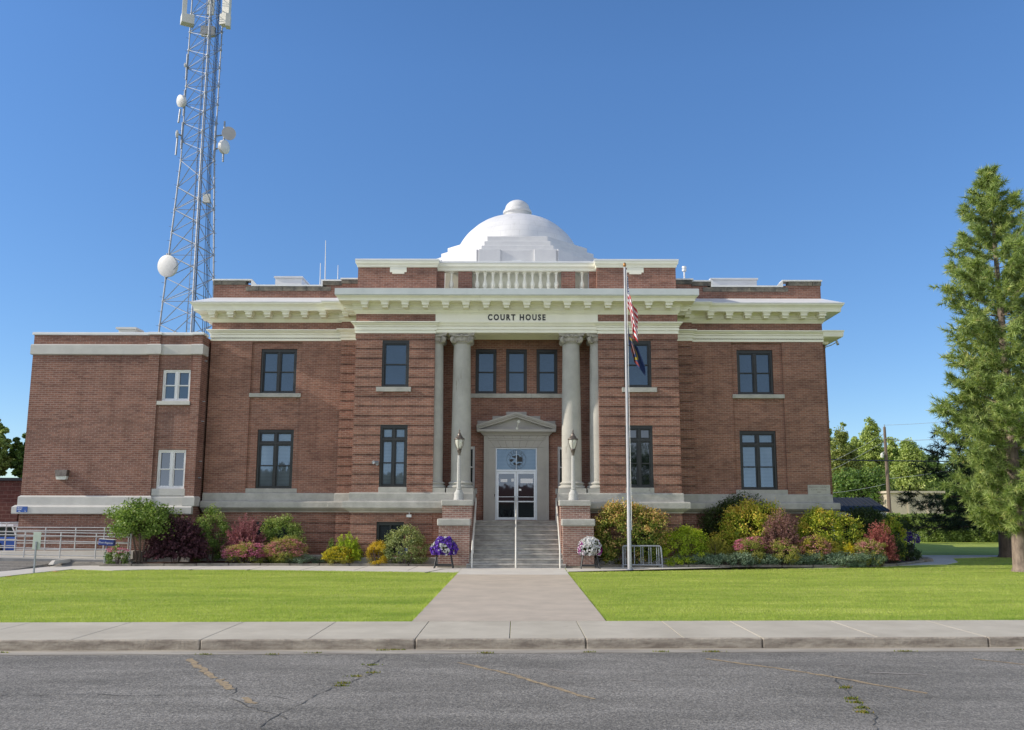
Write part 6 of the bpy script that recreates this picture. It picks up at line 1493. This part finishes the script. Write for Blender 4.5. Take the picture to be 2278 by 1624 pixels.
top = Vector((ux, UY, uz+.15))
k0, k1 = at(1700, 1019, UY-.3), at(2300, 1026, UY-.3)
wire('thick black cable crossing low in front of the poplars and the utility pole', k0, k1, .1, .045)
wire('topmost pale wire running right from the utility pole tip', top, at(2330, 905, 62), .25, .012, 'galv'); wire('second pale wire running right below the topmost one', top+Vector((.5, 0, -1.2)), at(2330, 945, 62), .3, .018, 'galv'); wire('lowest pale wire running right from the utility pole', top+Vector((0, 0, -4.2)), at(2330, 995, 64), .3, .012, 'galv')
wire('pale wire sloping down left from the utility pole tip', top+Vector((-.1, 0, -.7)), at(1780, 1056, 80), .2, .015, 'galv'); wire('second pale wire sloping down left below the first', top+Vector((-.1, 0, -1.3)), at(1780, 1075, 80), .2, .015, 'galv'); wire('lowest pale wire sloping down left from the utility pole', top+Vector((-.1, 0, -4.6)), at(1780, 1100, 80), .2, .012, 'galv')
# parked vehicle at the far left
t = thing('parked_car', 'blue car with white roof and roof rack parked at far left beyond the ramp', 'car')
cx1 = at(60, 1200, 41).x; ln = 4.7; cx0 = cx1-ln; y0, y1 = 40.2, 42.0; zr = at(30, 1166, 40.3).z; z0 = .05
b = MB(); bt = zr-.55
b.prismy([(cx0, .35), (cx0+.1, .28), (cx1-.1, .28), (cx1, .4), (cx1, bt-.1), (cx1-.06, bt), (cx0+1.0, bt), (cx0+.05, bt-.18)], y0, y1); body = b.build('body', 'carblue', t, bevel=.05)
b = MB(); b.prismy([(cx0+1.05, bt), (cx1-.08, bt), (cx1-.32, zr-.12), (cx0+1.75, zr-.12)], y0+.12, y1-.12); b.build('window', 'pane_dark', t)
b = MB()
for xa_, xb_ in ((cx0+1.05, cx0+1.75), (cx1-.08, cx1-.32), (cx0+2.9, cx0+2.9), (cx0+3.7, cx0+3.72)): b.tube([(xa_, y0+.1, bt-.02), (xb_, y0+.11, zr-.1)], .04, 5)
b.prismy([(cx0+1.65, zr-.13), (cx1-.2, zr-.13), (cx1-.28, zr-.02), (cx0+2.0, zr-.02)], y0+.08, y1-.08); b.build('roof', 'carwhite', t, bevel=.03)
b = MB()
for y in (y0+.25, y1-.25): b.tube([(cx0+2.0, y, zr+.05), (cx1-.5, y, zr+.05)], .025, 6)
for x in (cx0+2.3, cx1-.9): b.tube([(x, y0+.2, zr+.07), (x, y1-.2, zr+.07)], .025, 6); b.box(x-.03, x+.03, y0+.23, y0+.27, zr-.02, zr+.05)
b.build('roof_rack', 'galv', t)
for x in (cx0+.9, cx1-.95):
    for y, s in ((y0-.01, -1), (y1+.01, 1)):
        b = MB(); b.lathe([(.2, -.1), (.32, -.1), (.34, 0), (.32, .1), (.2, .1)], (x, y, .35), 20, mat=Matrix.Rotation(R(90), 4, 'X')); w_ = b.build('wheel', 'rubber', t, smooth=True); b = MB(); b.lathe([(0, -.09), (.2, -.09), (.2, .09), (0, .09)], (x, y, .35), 16, mat=Matrix.Rotation(R(90), 4, 'X')); b.build('rim', 'galv', w_)
# houses and trees across the street, seen only as reflections in the glass
def house(label, x, y, w_, d_, hw, hr, wall, roof, chim=False):
    t = thing('house', label, 'house'); b = MB(); b.box(x-w_/2, x+w_/2, y-d_, y, -.2, hw); b.build('wall', wall, t)
    b = MB(); b.add([(x-w_/2-.4, y+.4, hw), (x+w_/2+.4, y+.4, hw), (x+w_/2+.4, y-d_-.4, hw), (x-w_/2-.4, y-d_-.4, hw), (x-w_/2+w_*.12, y-d_/2, hr), (x+w_/2-w_*.12, y-d_/2, hr)], [(0, 1, 5, 4), (2, 3, 4, 5), (1, 2, 5), (3, 0, 4), (3, 2, 1, 0)]); rf_ = b.build('roof', roof, t)
    if chim: b = MB(); b.box(x-.4, x+.4, y-d_/2-.4, y-d_/2+.4, hr-1, hr+.8); b.build('chimney', 'brick_far', rf_)
    for dx in (-w_*.25, w_*.25): b = MB(); b.box(x+dx-.6, x+dx+.6, y, y+.03, .9, 2.2); f_ = b.build('window', 'pane_dark', t)
house('grey roofed house with chimney across the street, mirrored in the left wing windows', -25., -20, 13, 10, 3.0, 6.2, 'tan', 'greyroof', True)
house('dark roofed house across the street, mirrored in the left pavilion window', -12.5, -24, 8, 8, 3., 5.9, 'tan', 'greyroof')
house('red roofed house across the street, mirrored in the glass doors', 2., -22, 12, 8, 2.9, 4.7, 'tan', 'redroof')
broad_tree('street_tree', 'leafy tree across the street, mirrored in the right pavilion window', 13., -22, 9, 3.4, 2, 'green', 2600, .4, 71, trunk=.2)
# ------------------------------------------------------------------ grass blades
def inpoly(P, poly):
    x, y = P[:, 0], P[:, 1]; r_ = np.zeros(len(P), bool); j = len(poly)-1
    for i in range(len(poly)):
        xi, yi = poly[i]; xj, yj = poly[j]
        c = ((yi > y) != (yj > y)) & (x < (xj-xi)*(y-yi)/(yj-yi+1e-12)+xi); r_ ^= c; j = i
    return r_
rng = np.random.default_rng(12)
def vnoise(x, y, s, seed):
    r2 = np.random.default_rng(seed); o = 0
    for k in range(6):
        a = r2.uniform(0, 6.28); f_ = s*r2.uniform(.6, 1.8); o = o+np.sin(x*math.cos(a)*f_*.25+y*(.35+abs(math.sin(a)))*f_*1.3+r2.uniform(0, 6.28)+1.3*np.sin(y*f_*.7+k))
    return o/6
def blades(label, n, xs, ys, excl, hgt, seed):
    rng = np.random.default_rng(seed); Y = 1/(1/ys[0]+(1/ys[1]-1/ys[0])*rng.random(n)); X = rng.uniform(-1, 1, n)*(Y*.60+1.)
    k = (X > xs[0]) & (X < xs[1]); X, Y = X[k], Y[k]; P = np.stack([X, Y], 1); ok = Y > 17.73+SK*X+.035*np.sin(X*9)+rng.normal(0, .02, len(X))
    for e in excl: ok &= ~inpoly(P, e)
    X, Y = X[ok], Y[ok]; n = len(X)
    edge = (Y < 17.80+SK*X) | (np.abs(X-(-1.98)) < .06) | (np.abs(X-1.74) < .06)
    hh = hgt*rng.uniform(.55, 1.25, n)*np.where(edge, 2.3, 1.); w_ = rng.uniform(.0022, .0048, n)*(Y/17)**.9; a = rng.uniform(0, math.pi, n)
    d = np.stack([np.cos(a)*w_, np.sin(a)*w_*.6, 0*a], 1); B = np.stack([X, Y, 0*X], 1); tip = np.stack([rng.normal(0, .55, n)*hh, rng.normal(0, .55, n)*hh, hh], 1)
    V = np.stack([B-d, B+d, B+tip], 1).reshape(-1, 3)
    rn = np.clip(.45+.34*vnoise(X, Y, 1.3, 5)+.26*vnoise(X*2.2, Y, 3.3, 6)+.2*vnoise(X*3, Y, 7.1, 8)+rng.normal(0, .13, n), 0, 1)
    o = cloud('grass', V, 3, rn, 'grass'); tag(o, label, 'grass', kind='stuff'); return o
M['grass'] = mat_leaf('grass_blades', [(0, (.22, .36, .05)), (.4, (.41, .52, .10)), (.75, (.58, .66, .15)), (1, (.72, .73, .3))], rough=.6, trans=.35, tcol=(1.2, 1.25, .5))
WALK = [(-1.95, 10), (1.72, 10), (1.72, 40), (-1.95, 40)]
blades('short bright green mown grass left of the walkway', 420000, (-30, -1.9), (17.0, 34.6), [WALK, PATH_L, LOT, BEDL], .034, 1)
blades('short bright green mown grass right of the walkway', 460000, (1.7, 40), (17.2, 44), [WALK, PATH_R, BEDR], .034, 2)
